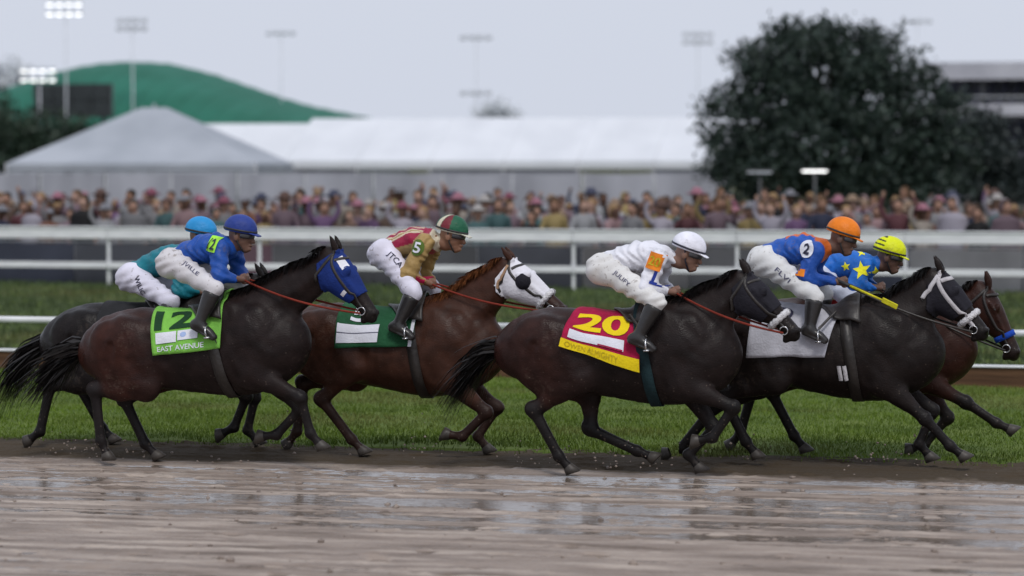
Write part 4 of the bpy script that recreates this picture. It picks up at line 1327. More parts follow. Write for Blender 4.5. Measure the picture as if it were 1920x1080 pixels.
    for i in range(420):
        L = rg.uniform(0.65, 1.05)
        q = r0 + Vector((rg.uniform(-0.03, 0.02), rg.uniform(-0.035, 0.035), rg.uniform(-0.06, 0.03)))
        sx = rg.gauss(0, 1); sz = rg.gauss(0, 1); sw = rg.uniform(-1, 1)
        pts = []
        for k in range(8):
            u = k / 7
            pts.append(q + Vector((L * tail[0] * (u * 1.15 - 0.1 * u * u) + sx * 0.05 * u, sx * 0.045 * (u + 0.2) + 0.02 * math.sin(u * 7 + sw * 3),
                                   0.05 * math.sin(min(u * 3.0, 1.6)) + L * tail[1] * u * (0.55 + 0.75 * u) + sz * 0.075 * u + 0.015 * math.sin(u * 9 + sw * 4))))
        an = rg.uniform(0, PI)
        mb.ribbon(pts, [0.018, 0.02, 0.02, 0.019, 0.016, 0.012, 0.007, 0.002], Vector((0.3 * math.cos(an), math.sin(an), math.cos(an))).normalized())
        cc = var(mane_c if mane_c[0] < 0.05 else var(mane_c, 0.6), rg.uniform(0.5, 1.3)); cols += [cc] * 16
    o = mb.build('tail', HAIR, root, True); setcol(o.data, np.array(cols))
    root_info = dict(root=root, bvh=bvh, me=me, hp=hp, e1=e1, e2=e2, PO=PO, V=V, Q=Q)
    return root_info

def shell(H, name, keep, planes, off, mat, parent=None, thick=True):
    """a piece of cloth cut from the skin: verts where keep(V) holds, trimmed by planes, pushed out"""
    V, Q = H['V'], H['Q']
    k = keep(V) & ((V - np.array(H['PO'])) @ np.array(H['e2']) > -0.245)
    q = Q[k[Q].all(1)]
    ids = np.unique(q)
    mp = np.full(len(V), -1); mp[ids] = np.arange(len(ids))
    bm = bmesh.new()
    H['me'].vertices.foreach_get
    bv = []
    for i in ids:
        n_ = H['me'].vertices[int(i)].normal
        bv.append(bm.verts.new(Vector(V[i]) + n_ * off))
    for f in mp[q]:
        try: bm.faces.new([bv[j] for j in f])
        except ValueError: pass
    for co, no in planes:
        bmesh.ops.bisect_plane(bm, geom=bm.verts[:] + bm.edges[:] + bm.faces[:], plane_co=co, plane_no=no, clear_outer=True)
    me = bpy.data.meshes.new(name); bm.to_mesh(me); bm.free()
    o = link(name, me, parent or H['root'], (mat,))
    if thick:
        md = o.modifiers.new('t', 'SOLIDIFY'); md.thickness = 0.006; md.offset = 0.0
    return o

def cloth_map(H, x0, x1, x0b, x1b, ph0, ph1, side=-1, off=0.016):
    """(s rear->front, t spine->hem) to the flank"""
    bvh = H['bvh']
    def fn(s_, t, extra=0.0):
        xa = x0 + (x0b - x0) * t; xb = x1 + (x1b - x1) * t
        x = xa + (xb - xa) * s_
        ph = R((ph0 + (ph1 - ph0) * s_) * t)
        d = Vector((0, side * math.sin(ph), math.cos(ph)))
        o = Vector((x, 0, 1.07))
        h = bvh.ray_cast(o + d * 1.2, -d)
        r = (h[0] - o).length if h[0] else 0.3
        fl = 0.006 * math.sin(s_ * 9 + 2) * t + 0.012 * t * t
        return o + d * (r + off + fl + extra)
    return fn

def cloth(H, name, fns, mat, parent, ns=26, nt=22, thick=0.008, s0=0, s1=1, t1=1.0):
    mb = MB()
    rows = []
    # one sheet from the far hem over the spine to the near hem
    ts = [(-1, 1 - i / nt) for i in range(nt)] + [(0, i / nt) for i in range(nt + 1)]
    vs = []
    for sd, t in ts:
        f = fns[1] if sd == -1 else fns[0]
        for i in range(ns + 1):
            vs.append(f(s0 + (s1 - s0) * i / ns, t * t1))
    fs = []
    for j in range(len(ts) - 1):
        for i in range(ns):
            a = j * (ns + 1) + i
            fs.append((a, a + 1, a + ns + 2, a + ns + 1))
    mb.add(vs, fs)
    o = mb.build(name, mat, parent, True)
    md = o.modifiers.new('t', 'SOLIDIFY'); md.thickness = thick; md.offset = 0
    return o

def ring_strap(H, x_top, x_bot, wid, off, mat, name, parent, zc=1.05):
    bvh = H['bvh']; P, N = [], []
    for i in range(49):
        a = 2 * PI * i / 48
        t = (1 - math.cos(a)) / 2
        o = Vector((x_top + (x_bot - x_top) * t, 0, zc))
        d = Vector((0, -math.sin(a), math.cos(a)))
        h = bvh.ray_cast(o + d * 1.2, -d)
        r = (h[0] - o).length if h[0] else 0.3
        P.append(o + d * (r + 0.010 + (off - 0.010) * max(0.0, math.cos(a * 0.5)) ** 2 if a < PI else r + 0.010 + (off - 0.010) * max(0.0, -math.cos(a * 0.5)) ** 2)); N.append(d)
    return band(P, N, wid, 0.006).build(name, mat, parent, True)

def bridle(H, mat, noseband_mat=None, fluffy=False, cheek_w=0.022, rein_mat=None, hand=(0.47, 1.47), bit=True):
    hp, bvh, root = H['hp'], H['bvh'], H['root']
    br = None
    mb = MB()
    for sy in (-1, 1):
        y = sy * 0.14
        mb.add(*(lambda q: (q.v, q.f))(strap([hp(-0.03, 0.04, sy * 0.03), hp(0.06, -0.04, y), hp(0.25, -0.06, y), hp(0.47, -0.055, y)], cheek_w, bvh, 0.010)))
        mb.add(*(lambda q: (q.v, q.f))(strap([hp(0.0, 0.0, sy * 0.1), hp(0.05, -0.16, y), hp(0.08, -0.25, 0.0)], cheek_w, bvh, 0.010)))
        mb.add(*(lambda q: (q.v, q.f))(strap([hp(0.045, 0.0, y), hp(0.075, 0.08, sy * 0.06), hp(0.08, 0.1, 0)], cheek_w, bvh, 0.010)))
    br = mb.build('bridle', mat, root, True)
    if noseband_mat:
        P, N = [], []
        for i in range(33):
            a = 2 * PI * i / 32
            d = (H['e2'] * math.cos(a) + Vector((0, math.sin(a), 0))).normalized()
            o = hp(0.40, -0.04)
            h = bvh.ray_cast(o, d, 0.2)
            r = (h[0] - o).length if h[0] else 0.07
            P.append(o + d * (min(r, 0.11) + 0.008)); N.append(d)
        if fluffy:
            m2 = MB()
            m2.tube([p for p in P], [0.026 + 0.004 * math.sin(i * 2.3) for i in range(33)], 8, False)
            m2.build('noseband', noseband_mat, br, True)
        else: band(P, N, 0.045, 0.008).build('noseband', noseband_mat, br, True)
    if bit:
        for sy in (-1, 1):
            c = hp(0.49, -0.062, sy * 0.075)
            m3 = MB()
            m3.tube([c + (H['e1'] * math.cos(2 * PI * i / 16) + H['e2'] * math.sin(2 * PI * i / 16)) * 0.03 for i in range(17)], 0.005, 6, False)
            m3.build('bit_ring', STEEL, br, True)
    if rein_mat:
        for sy in (-1, 1):
            a = hp(0.50, -0.075, sy * 0.082); b = Vector((hand[0], sy * 0.05, hand[1]))
            P, N = [], []
            for i in range(15):
                t = i / 14
                p = a.lerp(b, t) + Vector((0, sy * 0.11 * math.sin(PI * t) ** 0.8, -0.03 * math.sin(PI * t)))
                P.append(p); N.append(Vector((0, sy, 0)))
            band(P, N, 0.016, 0.004).build('rein', rein_mat, root, True)
    return br

# ================================================================== jockeys
SKIN = attr_mat('skin', rough=0.5, spec=0.4, bump=0.05, cvar=0.1)
SILK = attr_mat('silk', rough=0.5, spec=0.3, bump=0.6, bscale=22, cvar=0.12, mud=0.25)
CLOTH = attr_mat('breeches_cloth', rough=0.7, spec=0.3, bump=0.45, bscale=13, cvar=0.10, mud=0.5)
BOOT = solid('boot_leather', (0.02, 0.018, 0.018), 0.3, 0.5, bump=0.1)
LENS = solid('goggle_lens', (0.05, 0.05, 0.055), 0.1, 0.6)

def pal(c): return np.array(c, float)

def build_jockey(label, X, Y, Z, pose, jacket_c, sleeve_c, breech_c, helmet_c, skin_c, jacket_fn=None, sash=None, helmet_fn=None, seed=0, strap_c=(0.03, 0.03, 0.03), boot_c=None, group='jockeys'):
    """pose: dict of (x, z) joints in the horse's own frame"""
    P = {k: v for k, v in pose.items()}
    hip, sho, hd = P['hip'], P['sho'], P['head']
    def V3(k, y): return (P[k][0], y, P[k][1])
    def arm(vol, sy, grow, k=0.03, wrist_only=False, tag=2):
        S0 = Vector(V3('sho', sy * 0.165)); E = Vector(V3('elbow', sy * 0.235)); W = Vector(V3('hand', sy * 0.075))
        W = W + (E - W).normalized() * 0.075
        vol.tube([(*S0, 0.058 + grow), (*S0.lerp(E, 0.5), 0.047 + grow * 1.3), (*E, 0.041 + grow * 1.2)], k=k, n=3, tag=tag)
        vol.tube([(*E, 0.041 + grow * 1.2), (*E.lerp(W, 0.4), 0.038 + grow), (*W, 0.026 + grow * 0.5)], k=k, n=3, tag=tag)
        return E, W
    tl = Vector((sho[0] - hip[0], 0, sho[1] - hip[1])); tn = Vector((-tl.z, 0, tl.x)).normalized()
    def tor(t, o=0.0):
        p = Vector((hip[0], 0, hip[1])) + tl * t + tn * (o + 0.045 * math.sin(PI * min(max(t, 0), 1)))
        return p
    lo = (hip[0] - 0.3, -0.46, P['toe'][1] - 0.15); hi = (hd[0] + 0.3, 0.46, hd[1] + 0.32)
    HD = Vector((hd[0], 0, hd[1]))
    fa = R(P.get('face', 12))                          # face tilted down
    fx = Vector((math.cos(fa), 0, -math.sin(fa))); fz = Vector((math.sin(fa), 0, math.cos(fa)))
    def hq(a, b, y=0.0): return HD + fx * a + fz * b + Vector((0, y, 0))
    # ---- body: one continuous figure
    v = Vol(lo, hi, 0.0085)
    v.tube([(*tor(0), 0.095, 0.14), (*tor(0.35), 0.082, 0.12), (*tor(0.75), 0.095, 0.145), (*tor(1.0), 0.075, 0.16)], k=0.03, n=3)
    nb = tor(1.0, 0.02) + tl.normalized() * 0.02
    v.tube([(*nb, 0.06), (*(hq(-0.035, -0.085)), 0.055)], k=0.03, n=1)
    v.ell(HD + fz * 0.01, (0.098, 0.078, 0.105), -fa, k=0.02)
    v.tube([(*hq(0.03, -0.06), 0.055, 0.058), (*hq(0.055, -0.105), 0.03, 0.038)], k=0.03, n=2)       # jaw
    v.tube([(*hq(0.088, 0.0), 0.012), (*hq(0.108, -0.038), 0.016)], k=0.015, n=1)                     # nose
    v.ell(hq(0.092, -0.068), (0.016, 0.025, 0.009), -fa, k=0.01)                                      # lips
    v.ell(hq(0.082, -0.098), (0.02, 0.024, 0.018), -fa, k=0.015)                                      # chin
    for sy in (-1, 1):
        v.ell(hq(-0.01, -0.02, sy * 0.08), (0.022, 0.012, 0.034), -fa, k=0.008)                       # ear
        v.ell(hq(0.085, 0.002, sy * 0.032), (0.016, 0.016, 0.012), -fa, k=0.01, sub=True)             # eye socket
        E, W = arm(v, sy, 0.0)
        hip3 = Vector(V3('hip', sy * 0.10)); kn = Vector(V3('knee', sy * 0.285)); an = Vector(V3('ankle', sy * 0.335)); to = Vector(V3('toe', sy * 0.345))
        v.tube([(*hip3, 0.098), (*hip3.lerp(kn, 0.5), 0.076), (*kn, 0.055)], k=0.04, n=3)
        v.tube([(*kn, 0.052), (*kn.lerp(an, 0.35), 0.05), (*an, 0.036)], k=0.02, n=3)
        v.tube([(*an, 0.034), (*an.lerp(to, 0.7), 0.02)], k=0.02, n=1)
        # hand closed round the rein: palm, four bent fingers of different length, thumb
        hd_ = Vector(V3('hand', sy * 0.065))
        dr = (hd_ - W).normalized()
        v.tube([(*W, 0.026), (*hd_, 0.024, 0.036)], k=0.012, n=1, tag=1)
        up = Vector((0, 0, 1)); lat = Vector((0, -sy, 0))
        dn = (up - dr * up.dot(dr)).normalized()
        for q, ln in enumerate((0.034, 0.038, 0.035, 0.028)):
            b0 = hd_ + dr * 0.016 + dn * (0.026 - 0.018 * q)
            b1 = b0 + dr * ln * 0.7 + lat * 0.008
            b2 = b1 + lat * ln * 0.75 - dr * 0.006
            b3 = b2 - dr * ln * 0.7 + lat * 0.002
            v.tube([(*b0, 0.0095), (*b1, 0.009), (*b2, 0.0085), (*b3, 0.0075)], k=0.006, n=1, tag=1)
        t0 = hd_ - dr * 0.012 + dn * 0.03 + lat * 0.004
        v.tube([(*t0, 0.011), (*(t0 + dr * 0.026 + dn * 0.012 + lat * 0.012), 0.0095), (*(t0 + dr * 0.05 + lat * 0.02), 0.008)], k=0.008, n=1, tag=1)
    Vv, Q = v.net()
    me = netmesh(Vv, Q, np.tile(pal(skin_c), (len(Vv), 1)), 'person')
    body = link('person', me, None, (SKIN,))
    body.location = (X, Y, Z)
    tag(body, label, 'person', group)
    # ---- jacket
    v = Vol(lo, hi, 0.0095)
    g = 0.014
    v.tube([(*tor(0.03), 0.097 + g, 0.142 + g), (*tor(0.35), 0.088 + g, 0.13 + g), (*tor(0.72), 0.105 + g, 0.158 + g), (*tor(0.98), 0.08 + g, 0.165 + g)], k=0.03, n=4, tag=1)
    v.tube([(*nb, 0.066), (*(nb + (hq(-0.035, -0.085) - nb) * 0.55), 0.062)], k=0.03, n=1, tag=1)
    for sy in (-1, 1): arm(v, sy, 0.016, k=0.035, tag=2)
    cx = tor(-0.02)
    v.clip(tuple(-tl.normalized()), -float(tl.normalized().dot(cx)))
    Vv, Q = v.net(); tg = v.tags(Vv)
    # folds in the cloth, pulled by the wind
    w1 = np.sin(Vv[:, 0] * 46 + Vv[:, 2] * 38 + 3 * np.sin(Vv[:, 2] * 14 + seed)) * np.sin(Vv[:, 2] * 21 - Vv[:, 0] * 9 + Vv[:, 1] * 17 + seed)
    me = netmesh(Vv, Q, None, 'jacket')
    nr = np.zeros(len(me.vertices) * 3, np.float32); me.vertices.foreach_get('normal', nr)
    Vn = Vv + nr.reshape(-1, 3) * (w1 * 0.0075 + 0.005 * np.sin(Vv[:, 0] * 95 + Vv[:, 2] * 30 + 4 * np.sin(Vv[:, 2] * 25)) * (np.sin(Vv[:, 0] * 13 + seed) > 0.1))[:, None]
    me.vertices.foreach_set('co', Vn.astype(np.float32).ravel())
    c = np.tile(pal(jacket_c), (len(Vv), 1)); c[tg == 2] = pal(sleeve_c)
    # torso frame for patterns: t along the back, o towards the back surface
    ta = ((Vv - np.array(tor(0))) @ np.array(tl)) / tl.length_squared
    oo = (Vv - np.array(hip + (0,))[[0, 2, 1]]) @ np.array(tn)
    if jacket_fn: c = jacket_fn(Vv, ta, oo, tg, c)
    setcol(me, c)
    jk = link('jacket', me, body, (SILK,))
    jb = bvh_of(me)
    # ---- breeches
    v = Vol(lo, hi, 0.0095)
    v.tube([(*tor(-0.02, -0.01), 0.108, 0.152), (*tor(0.18, -0.01), 0.09, 0.135)], k=0.03, n=2)
    for sy in (-1, 1):
        hip3 = Vector(V3('hip', sy * 0.095)); kn = Vector(V3('knee', sy * 0.285)); an = Vector(V3('ankle', sy * 0.335))
        v.ell(hip3 + Vector((-0.03, 0, -0.01)), (0.115, 0.095, 0.115), 0, k=0.04)
        v.tube([(*hip3, 0.11), (*hip3.lerp(kn, 0.45), 0.09), (*kn, 0.068)], k=0.04, n=3)
        v.tube([(*kn, 0.062), (*kn.lerp(an, 0.18), 0.050), (*kn.lerp(an, 0.34), 0.042)], k=0.02, n=2)
    Vv, Q = v.net()
    me = netmesh(Vv, Q, np.tile(pal(breech_c), (len(Vv), 1)), 'breeches')
    nr = np.zeros(len(me.vertices) * 3, np.float32); me.vertices.foreach_get('normal', nr)
    w1 = np.sin(Vv[:, 0] * 40 - Vv[:, 2] * 55 + 2 * np.sin(Vv[:, 2] * 19 + seed)) * np.sin(Vv[:, 0] * 12 + Vv[:, 2] * 17 + seed)
    me.vertices.foreach_set('co', (Vv + nr.reshape(-1, 3) * (w1 * 0.0065)[:, None]).astype(np.float32).ravel())
    br = link('breeches', me, body, (CLOTH,))
    bb = bvh_of(me)
    # ---- boots
    bm_ = BOOT if boot_c is None else solid('boot_leather_pale', boot_c, 0.5)
    for sy in (-1, 1):
        kn = Vector(V3('knee', sy * 0.285)); an = Vector(V3('ankle', sy * 0.335)); to = Vector(V3('toe', sy * 0.345))
        ft = (to - an).normalized()
        up = (kn - an).normalized()
        lo2 = np.minimum(np.minimum(kn, an), to) - 0.13; hi2 = np.maximum(np.maximum(kn, an), to) + 0.13
        v = Vol(lo2, hi2, 0.009)
        tp = kn.lerp(an, 0.22)
        v.tube([(*tp, 0.068), (*kn.lerp(an, 0.5), 0.058), (*kn.lerp(an, 0.85), 0.046), (*an, 0.046)], k=0.02, n=3)
        v.tube([(*(an - ft * 0.035 - up * 0.035), 0.036, 0.034), (*an.lerp(to, 0.55), 0.034, 0.04), (*to, 0.024, 0.034)], k=0.03, n=3)
        v.tube([(*(an - ft * 0.04 - up * 0.062), 0.015, 0.03), (*(to - up * 0.02), 0.010, 0.034)], k=0.012, n=2)
        v.clip(tuple(up), float(up.dot(tp + up * 0.025)))
        Vv, Q = v.net()
        link('boot', netmesh(Vv, Q, None, 'boot'), body, (bm_,))
    # ---- helmet, with its silk cover, peak and strap
    v = Vol(np.array(HD) - 0.24, np.array(HD) + 0.26, 0.0075)
    hc = hq(-0.012, 0.045)
    v.ell(hc, (0.132, 0.108, 0.112), -fa, k=0.01)
    v.clip(tuple(-fz), -float(fz.dot(hq(0, 0.018))))
    v.tube([(*hq(0.085, 0.028), 0.007, 0.085), (*hq(0.150, 0.014), 0.006, 0.06)], k=0.012, n=2)      # peak
    Vv, Q = v.net()
    a_ = (Vv - np.array(HD)) @ np.array(fx); b_ = (Vv - np.array(HD)) @ np.array(fz)
    c = np.tile(pal(helmet_c), (len(Vv), 1))
    if helmet_fn: c = helmet_fn(Vv, a_, b_, c)
    hl = link('helmet', netmesh(Vv, Q, c, 'helmet'), body, (SILK,))
    hb = bvh_of(hl.data)
    # goggles pushed up on the helmet rim and a second pair over the eyes
    P_, N_ = [], []
    for i in range(33):
        a = 2 * PI * i / 32
        d = (fx * math.cos(a) + Vector((0, math.sin(a), 0)))
        o = hq(-0.012, 0.038 + 0.0 * math.cos(a))
        h = hb.ray_cast(o + d * 0.35, -d)
        r = min((h[0] - o).length if h[0] else 0.12, 0.136)
        P_.append(o + d * (r + 0.002)); N_.append(d)
    band(P_, N_, 0.014, 0.003).build('helmet_band', solid('band', strap_c, 0.5), hl, True)
    mb = MB()
    bbv = bvh_of(body.data)
    vs, fs = [], []
    for j in range(4):
        for i in range(13):
            a = R(-78 + 156 * i / 12)
            o = hq(0.0, -0.018 + 0.042 * (j / 3))
            d = (fx * math.cos(a) + Vector((0, math.sin(a), 0)))
            rr = 0.104 + 0.006 * math.sin(PI * j / 3)
            vs.append(o + fx * math.cos(a) * rr + Vector((0, math.sin(a) * (rr - 0.014), 0)))
    for j in range(3):
        for i in range(12):
            a = j * 13 + i
            fs.append((a, a + 1, a + 14, a + 13))
    mb.add(vs, fs)
    go = mb.build('goggles', LENS, body, True)
    md = go.modifiers.new('t', 'SOLIDIFY'); md.thickness = 0.006
    mb = MB()
    for sy in (-1, 1):
        mb.tube([hq(-0.02, 0.02, sy * 0.088), hq(0.01, -0.06, sy * 0.077), hq(0.05, -0.125, sy * 0.03), hq(0.055, -0.13, 0)], 0.006, 6)
    mb.build('chin_strap', solid('chin_strap_web', strap_c, 0.6), hl, True)
    return dict(body=body, jb=jb, bb=bb, hb=hb, jacket=jk, breeches=br, helmet=hl, pose=P)

# ================================================================== the field of six
def lp(u, v, Y, X0, z0=0.0, pitch=0.0):
    d = CR @ Vector(((u - 960) / FPX, (540 - v) / FPX, -1))
    p = CAM + d * ((Y - CAM.y) / d.y)
    x, z = p.x - X0, p.z - z0
    c, s_ = math.cos(R(pitch)), math.sin(R(pitch))
    return (x * c + z * s_, z * c - x * s_)

def fab(name, c, v=0.16): return solid(name, c, 0.75, 0.2, v, 9, bump=0.3, bscale=60)

LIME = fab('lime_cloth', (0.20, 0.50, 0.075)); DKGREEN = fab('dark_green_cloth', (0.012, 0.05, 0.018)); PANEL = fab('white_panel_cloth', (0.72, 0.73, 0.80), 0.05)
MAROON = fab('maroon_cloth', (0.37, 0.008, 0.055)); YELLOW = fab('yellow_cloth', (0.80, 0.60, 0.01), 0.06); DULLYEL = fab('dull_yellow_cloth', (0.50, 0.38, 0.02))
GREEN5 = fab('green_cloth', (0.015, 0.085, 0.035)); WHITEC = fab('white_cloth', (0.46, 0.46, 0.51), 0.12); BLACKC = fab('black_cloth', (0.02, 0.02, 0.022)); REDC = fab('red_cloth', (0.45, 0.02, 0.02))
BLUEMARK = fab('pale_blue_print', (0.35, 0.45, 0.70)); INK = fab('dark_print', (0.03, 0.03, 0.06)); INKG = fab('grey_print', (0.10, 0.10, 0.16))
BLUEH = fab('blue_hood_cloth', (0.010, 0.030, 0.17)); WHITEH = fab('white_hood_cloth', (0.72, 0.71, 0.76), 0.05); BLACKH = fab('black_hood_cloth', (0.015, 0.014, 0.02)); BLUEN = fab('blue_noseband', (0.01, 0.06, 0.40))
FLEECE = noise_mat('white_fleece', (0.55, 0.54, 0.56), (0.75, 0.74, 0.76), 40, 0.95, 0.1, bump=0.8, bscale=80)
REDREIN = fab('red_rein', (0.20, 0.030, 0.018)); WHITEST = fab('white_strap', (0.5, 0.48, 0.5)); ORANGEP = fab('orange_patch', (0.75, 0.22, 0.02)); YSTAR = fab('yellow_star', (0.85, 0.80, 0.03)); LIMEP = fab('lime_patch', (0.35, 0.75, 0.06)); BLUEV = fab('blue_trim', (0.02, 0.04, 0.25)); GREENP = fab('green_patch', (0.10, 0.16, 0.03))
CROPY = fab('yellow_crop', (0.55, 0.50, 0.02))
TEALW = fab('dark_teal_girth', (0.012, 0.03, 0.035))

def tack(H, cloth_mat, x0, x1, x0b, x1b, ph0, ph1, stir=(0.16, 1.02), girth_x=0.22, girth_mat=None, girth_over=False):
    root = H['root']
    near = cloth_map(H, x0, x1, x0b, x1b, ph0, ph1, -1)
    far = cloth_map(H, x0, x1, x0b, x1b, ph0, ph1, 1)
    sc_ = cloth(H, 'saddle_cloth', (near, far), cloth_mat, root)
    # small racing saddle over it
    sf = [cloth_map(H, -0.02, 0.30, 0.12, 0.33, 46, 56, sd, 0.034) for sd in (-1, 1)]
    sdl = cloth(H, 'saddle', sf, LEATHER, root, 12, 14, 0.02)
    ring_strap(H, girth_x - 0.02, girth_x + 0.06, 0.085, 0.04 if girth_over else 0.012, girth_mat or LEATHER, 'girth', root)
    for sy in (-1, 1):
        p0 = Vector((0.14, sy * 0.22, 1.34)); p1 = Vector((stir[0], sy * 0.345, stir[1] + 0.06))
        band([p0.lerp(p1, i / 6) for i in range(7)], [Vector((0, sy, 0))] * 7, 0.02, 0.004).build('stirrup_leather', LEATHER, sdl, True)
        c = Vector((stir[0], sy * 0.345, stir[1]))
        mb = MB()
        mb.tube([c + Vector((0, 0.055 * math.sin(a), 0.055 * math.cos(a))) for a in [R(-130 + 260 * i / 14) for i in range(15)]], 0.007, 6)
        mb.box(c + Vector((0, 0, -0.036)), (0.04, 0.10, 0.012))
        mb.build('stirrup_iron', STEEL, sdl, True)
    return sc_, near

def on_cloth(name, shape, near, s0, s1, t0, t1, mat, parent, extra=0.005, cuts=(12, 10)):
    extra += 0.006
    return press(name, shape, lambda u, v_: near(s0 + u * (s1 - s0), t1 + v_ * (t0 - t1), extra), cuts, mat, parent)

def zroot(H): return H['root'].location.z

def jpose(px, Y, X0, z0, **k):
    d = {n: lp(u, v_, Y + dy, X0, z0) for n, (u, v_, dy) in px.items()}
    d.update(k)
    return d

def J_(hip, sho, head, elbow, hand, knee, ankle, toe):
    return dict(hip=(*hip, 0), sho=(*sho, 0), head=(*head, 0), elbow=(*elbow, -.22), hand=(*hand, -.06), knee=(*knee, -.28), ankle=(*ankle, -.33), toe=(*toe, -.34))

def hand_local(H, pose, root):
    c, s_ = math.cos(-root.rotation_euler.y), math.sin(-root.rotation_euler.y)
    x, z = pose['hand']
    return (x * c + z * s_ + 0.0, z * c - x * s_)

def stirrup(pose, root):
    c, s_ = math.cos(-root.rotation_euler.y), math.sin(-root.rotation_euler.y)
    x = pose['ankle'][0] * 0.42 + pose['toe'][0] * 0.58; z = pose['ankle'][1] * 0.42 + pose['toe'][1] * 0.58 - 0.012
    return (x * c + z * s_, z * c - x * s_)

def thigh_text(J, s, c, size, ang, mat=INK, asp=None):
    sh = text2d(s, 0.012)
    press('lettering', sh, caster(J['bb'], c, size * (asp or sh[2]), size, 0.004, ang), (8, 4), mat, J['breeches'])

# ---------------------------------------------------------------- number 20, dark bay in the middle
Y20 = 0.4; X20 = on_row(1268, Y20, 1.35) - 0.38; P20 = 3.0
H = build_horse('horse', 'dark brown horse with maroon and yellow saddle cloth numbered 20', (0.024, 0.016, 0.015), (0.012, 0.010, 0.010), (0.010, 0.008, 0.008), lp(1400, 516, Y20, X20, -0.115, P20), 50,
                fore=((64, -38, -80), (-10, -6, 38)), hind=((32, -24, 10, 40), (50, 0, 64, 66)), X=X20, Y=Y20, pitch=P20, tail=(-0.50, -0.42), sink=0.115, rear=(0.050, 0.020, 0.016), seed=1)
z0 = zroot(H)
pose = jpose(J_((1138, 502), (1240, 484), (1291, 474), (1213, 540), (1264, 548), (1232, 566), (1196, 632), (1226, 654)), Y20, X20, z0, face=20)
sc_, nr = tack(H, MAROON, -0.27, 0.24, -0.385, 0.21, 80, 118, girth_mat=TEALW, girth_over=True, stir=stirrup(pose, H['root']))
on_cloth('number', text2d('20', 0.035), nr, 0.10, 0.84, 0.30, 0.64, YELLOW, sc_, cuts=(10, 8))
on_cloth('sponsor_panel', rect2d(), nr, 0.07, 0.80, 0.68, 0.82, PANEL, sc_)
on_cloth('sponsor_print', rect2d(), nr, 0.46, 0.79, 0.80, 0.818, MAROON, sc_, 0.011)
on_cloth('hem_band', rect2d(), nr, 0.0, 1.0, 0.86, 1.0, YELLOW, sc_, 0.0055, (16, 4))
on_cloth('horse_name', text2d('OWEN ALMIGHTY', 0.0), nr, 0.06, 0.74, 0.89, 0.965, DULLYEL, sc_, 0.012, (20, 3))
hood = shell(H, 'blinker_hood', lambda V: ((V - np.array(H['PO'])) @ np.array(H['e1']) < 0.38) & ((V - np.array(H['PO'])) @ np.array(H['e1']) > -0.03) & (V[:, 0] > H['PO'].x - 0.10),
             [(H['hp'](0.33, 0), H['e1']), (H['hp'](0.0, 0), -H['e1'])], 0.007, BLACKH)
bridle(H, LEATHER, FLEECE, True, rein_mat=REDREIN, hand=hand_local(H, pose, H['root']))
J = build_jockey('jockey all in white with white helmet crouching on the horse numbered 20', X20, Y20, z0, pose, (0.74, 0.74, 0.80), (0.74, 0.74, 0.80), (0.70, 0.69, 0.68), (0.76, 0.76, 0.84), (0.22, 0.12, 0.085), seed=1, strap_c=(0.015, 0.015, 0.03))
q = lp(1230, 490, Y20 - .2, X20, z0)
press('sleeve_patch', rect2d(), caster(J['jb'], q, 0.11, 0.125, 0.009, R(-18)), (6, 6), ORANGEP, J['jacket'])
press('sleeve_number', text2d('20', 0.02), caster(J['jb'], q, 0.08, 0.07, 0.016, R(-18)), (5, 5), DULLYEL, J['jacket'])
a, b = lp(1222, 528, Y20 - .2, X20, z0), lp(1255, 540, Y20 - .15, X20, z0)
press('cuff_stripe', rect2d(), caster(J['jb'], ((a[0] + b[0]) / 2, (a[1] + b[1]) / 2), 0.14, 0.022, 0.005, math.atan2(b[1] - a[1], b[0] - a[0])), (8, 2), BLUEV, J['jacket'])
a = lp(1230, 517, Y20 - .2, X20, z0)
press('cuff_stripe', rect2d(), caster(J['jb'], a, 0.022, 0.085, 0.005, R(-20)), (2, 6), BLUEV, J['jacket'])
thigh_text(J, 'JULIFY', lp(1168, 522, Y20 - .2, X20, z0), 0.04, R(-38), INKG, 4)

# ---------------------------------------------------------------- number 12, bay at the left
Y12 = 0.35; X12 = on_row(482, Y12, 1.35) - 0.38; P12 = 7.0
H = build_horse('horse', 'reddish bay horse with lime green saddle cloth numbered 12 and blue hood', (0.024, 0.015, 0.014), (0.014, 0.011, 0.011), (0.010, 0.008, 0.008), lp(630, 474, Y12, X12, -0.125, P12), 63,
                fore=((58, 8, 35), (40, -50, -90)), hind=((6, -48, -22, 18), (28, -36, 4, 40)), X=X12, Y=Y12, pitch=P12, tail=(-0.55, -0.30), sink=0.125, rear=(0.062, 0.022, 0.016), seed=2)
z0 = zroot(H)
pose = jpose(J_((333, 492), (424, 466), (452, 440), (412, 518), (454, 524), (402, 540), (374, 606), (402, 632)), Y12, X12, z0, face=10)
sc_, nr = tack(H, LIME, -0.26, 0.36, -0.25, 0.30, 98, 98, stir=stirrup(pose, H['root']))
on_cloth('number', text2d('12', 0.035), nr, 0.05, 0.58, 0.26, 0.62, DKGREEN, sc_, cuts=(10, 8))
on_cloth('sponsor_panel', rect2d(), nr, 0.07, 0.37, 0.66, 0.83, PANEL, sc_)
on_cloth('sponsor_panel', rect2d(), nr, 0.39, 0.69, 0.66, 0.81, PANEL, sc_)
on_cloth('sponsor_print', disc2d(), nr, 0.43, 0.52, 0.69, 0.77, BLUEMARK, sc_, 0.0065, (4, 4))
on_cloth('horse_name', text2d('EAST AVENUE', 0.01), nr, 0.08, 0.78, 0.875, 0.95, PANEL, sc_, 0.006, (14, 3))
PO = H['PO']; e1 = np.array(H['e1'])
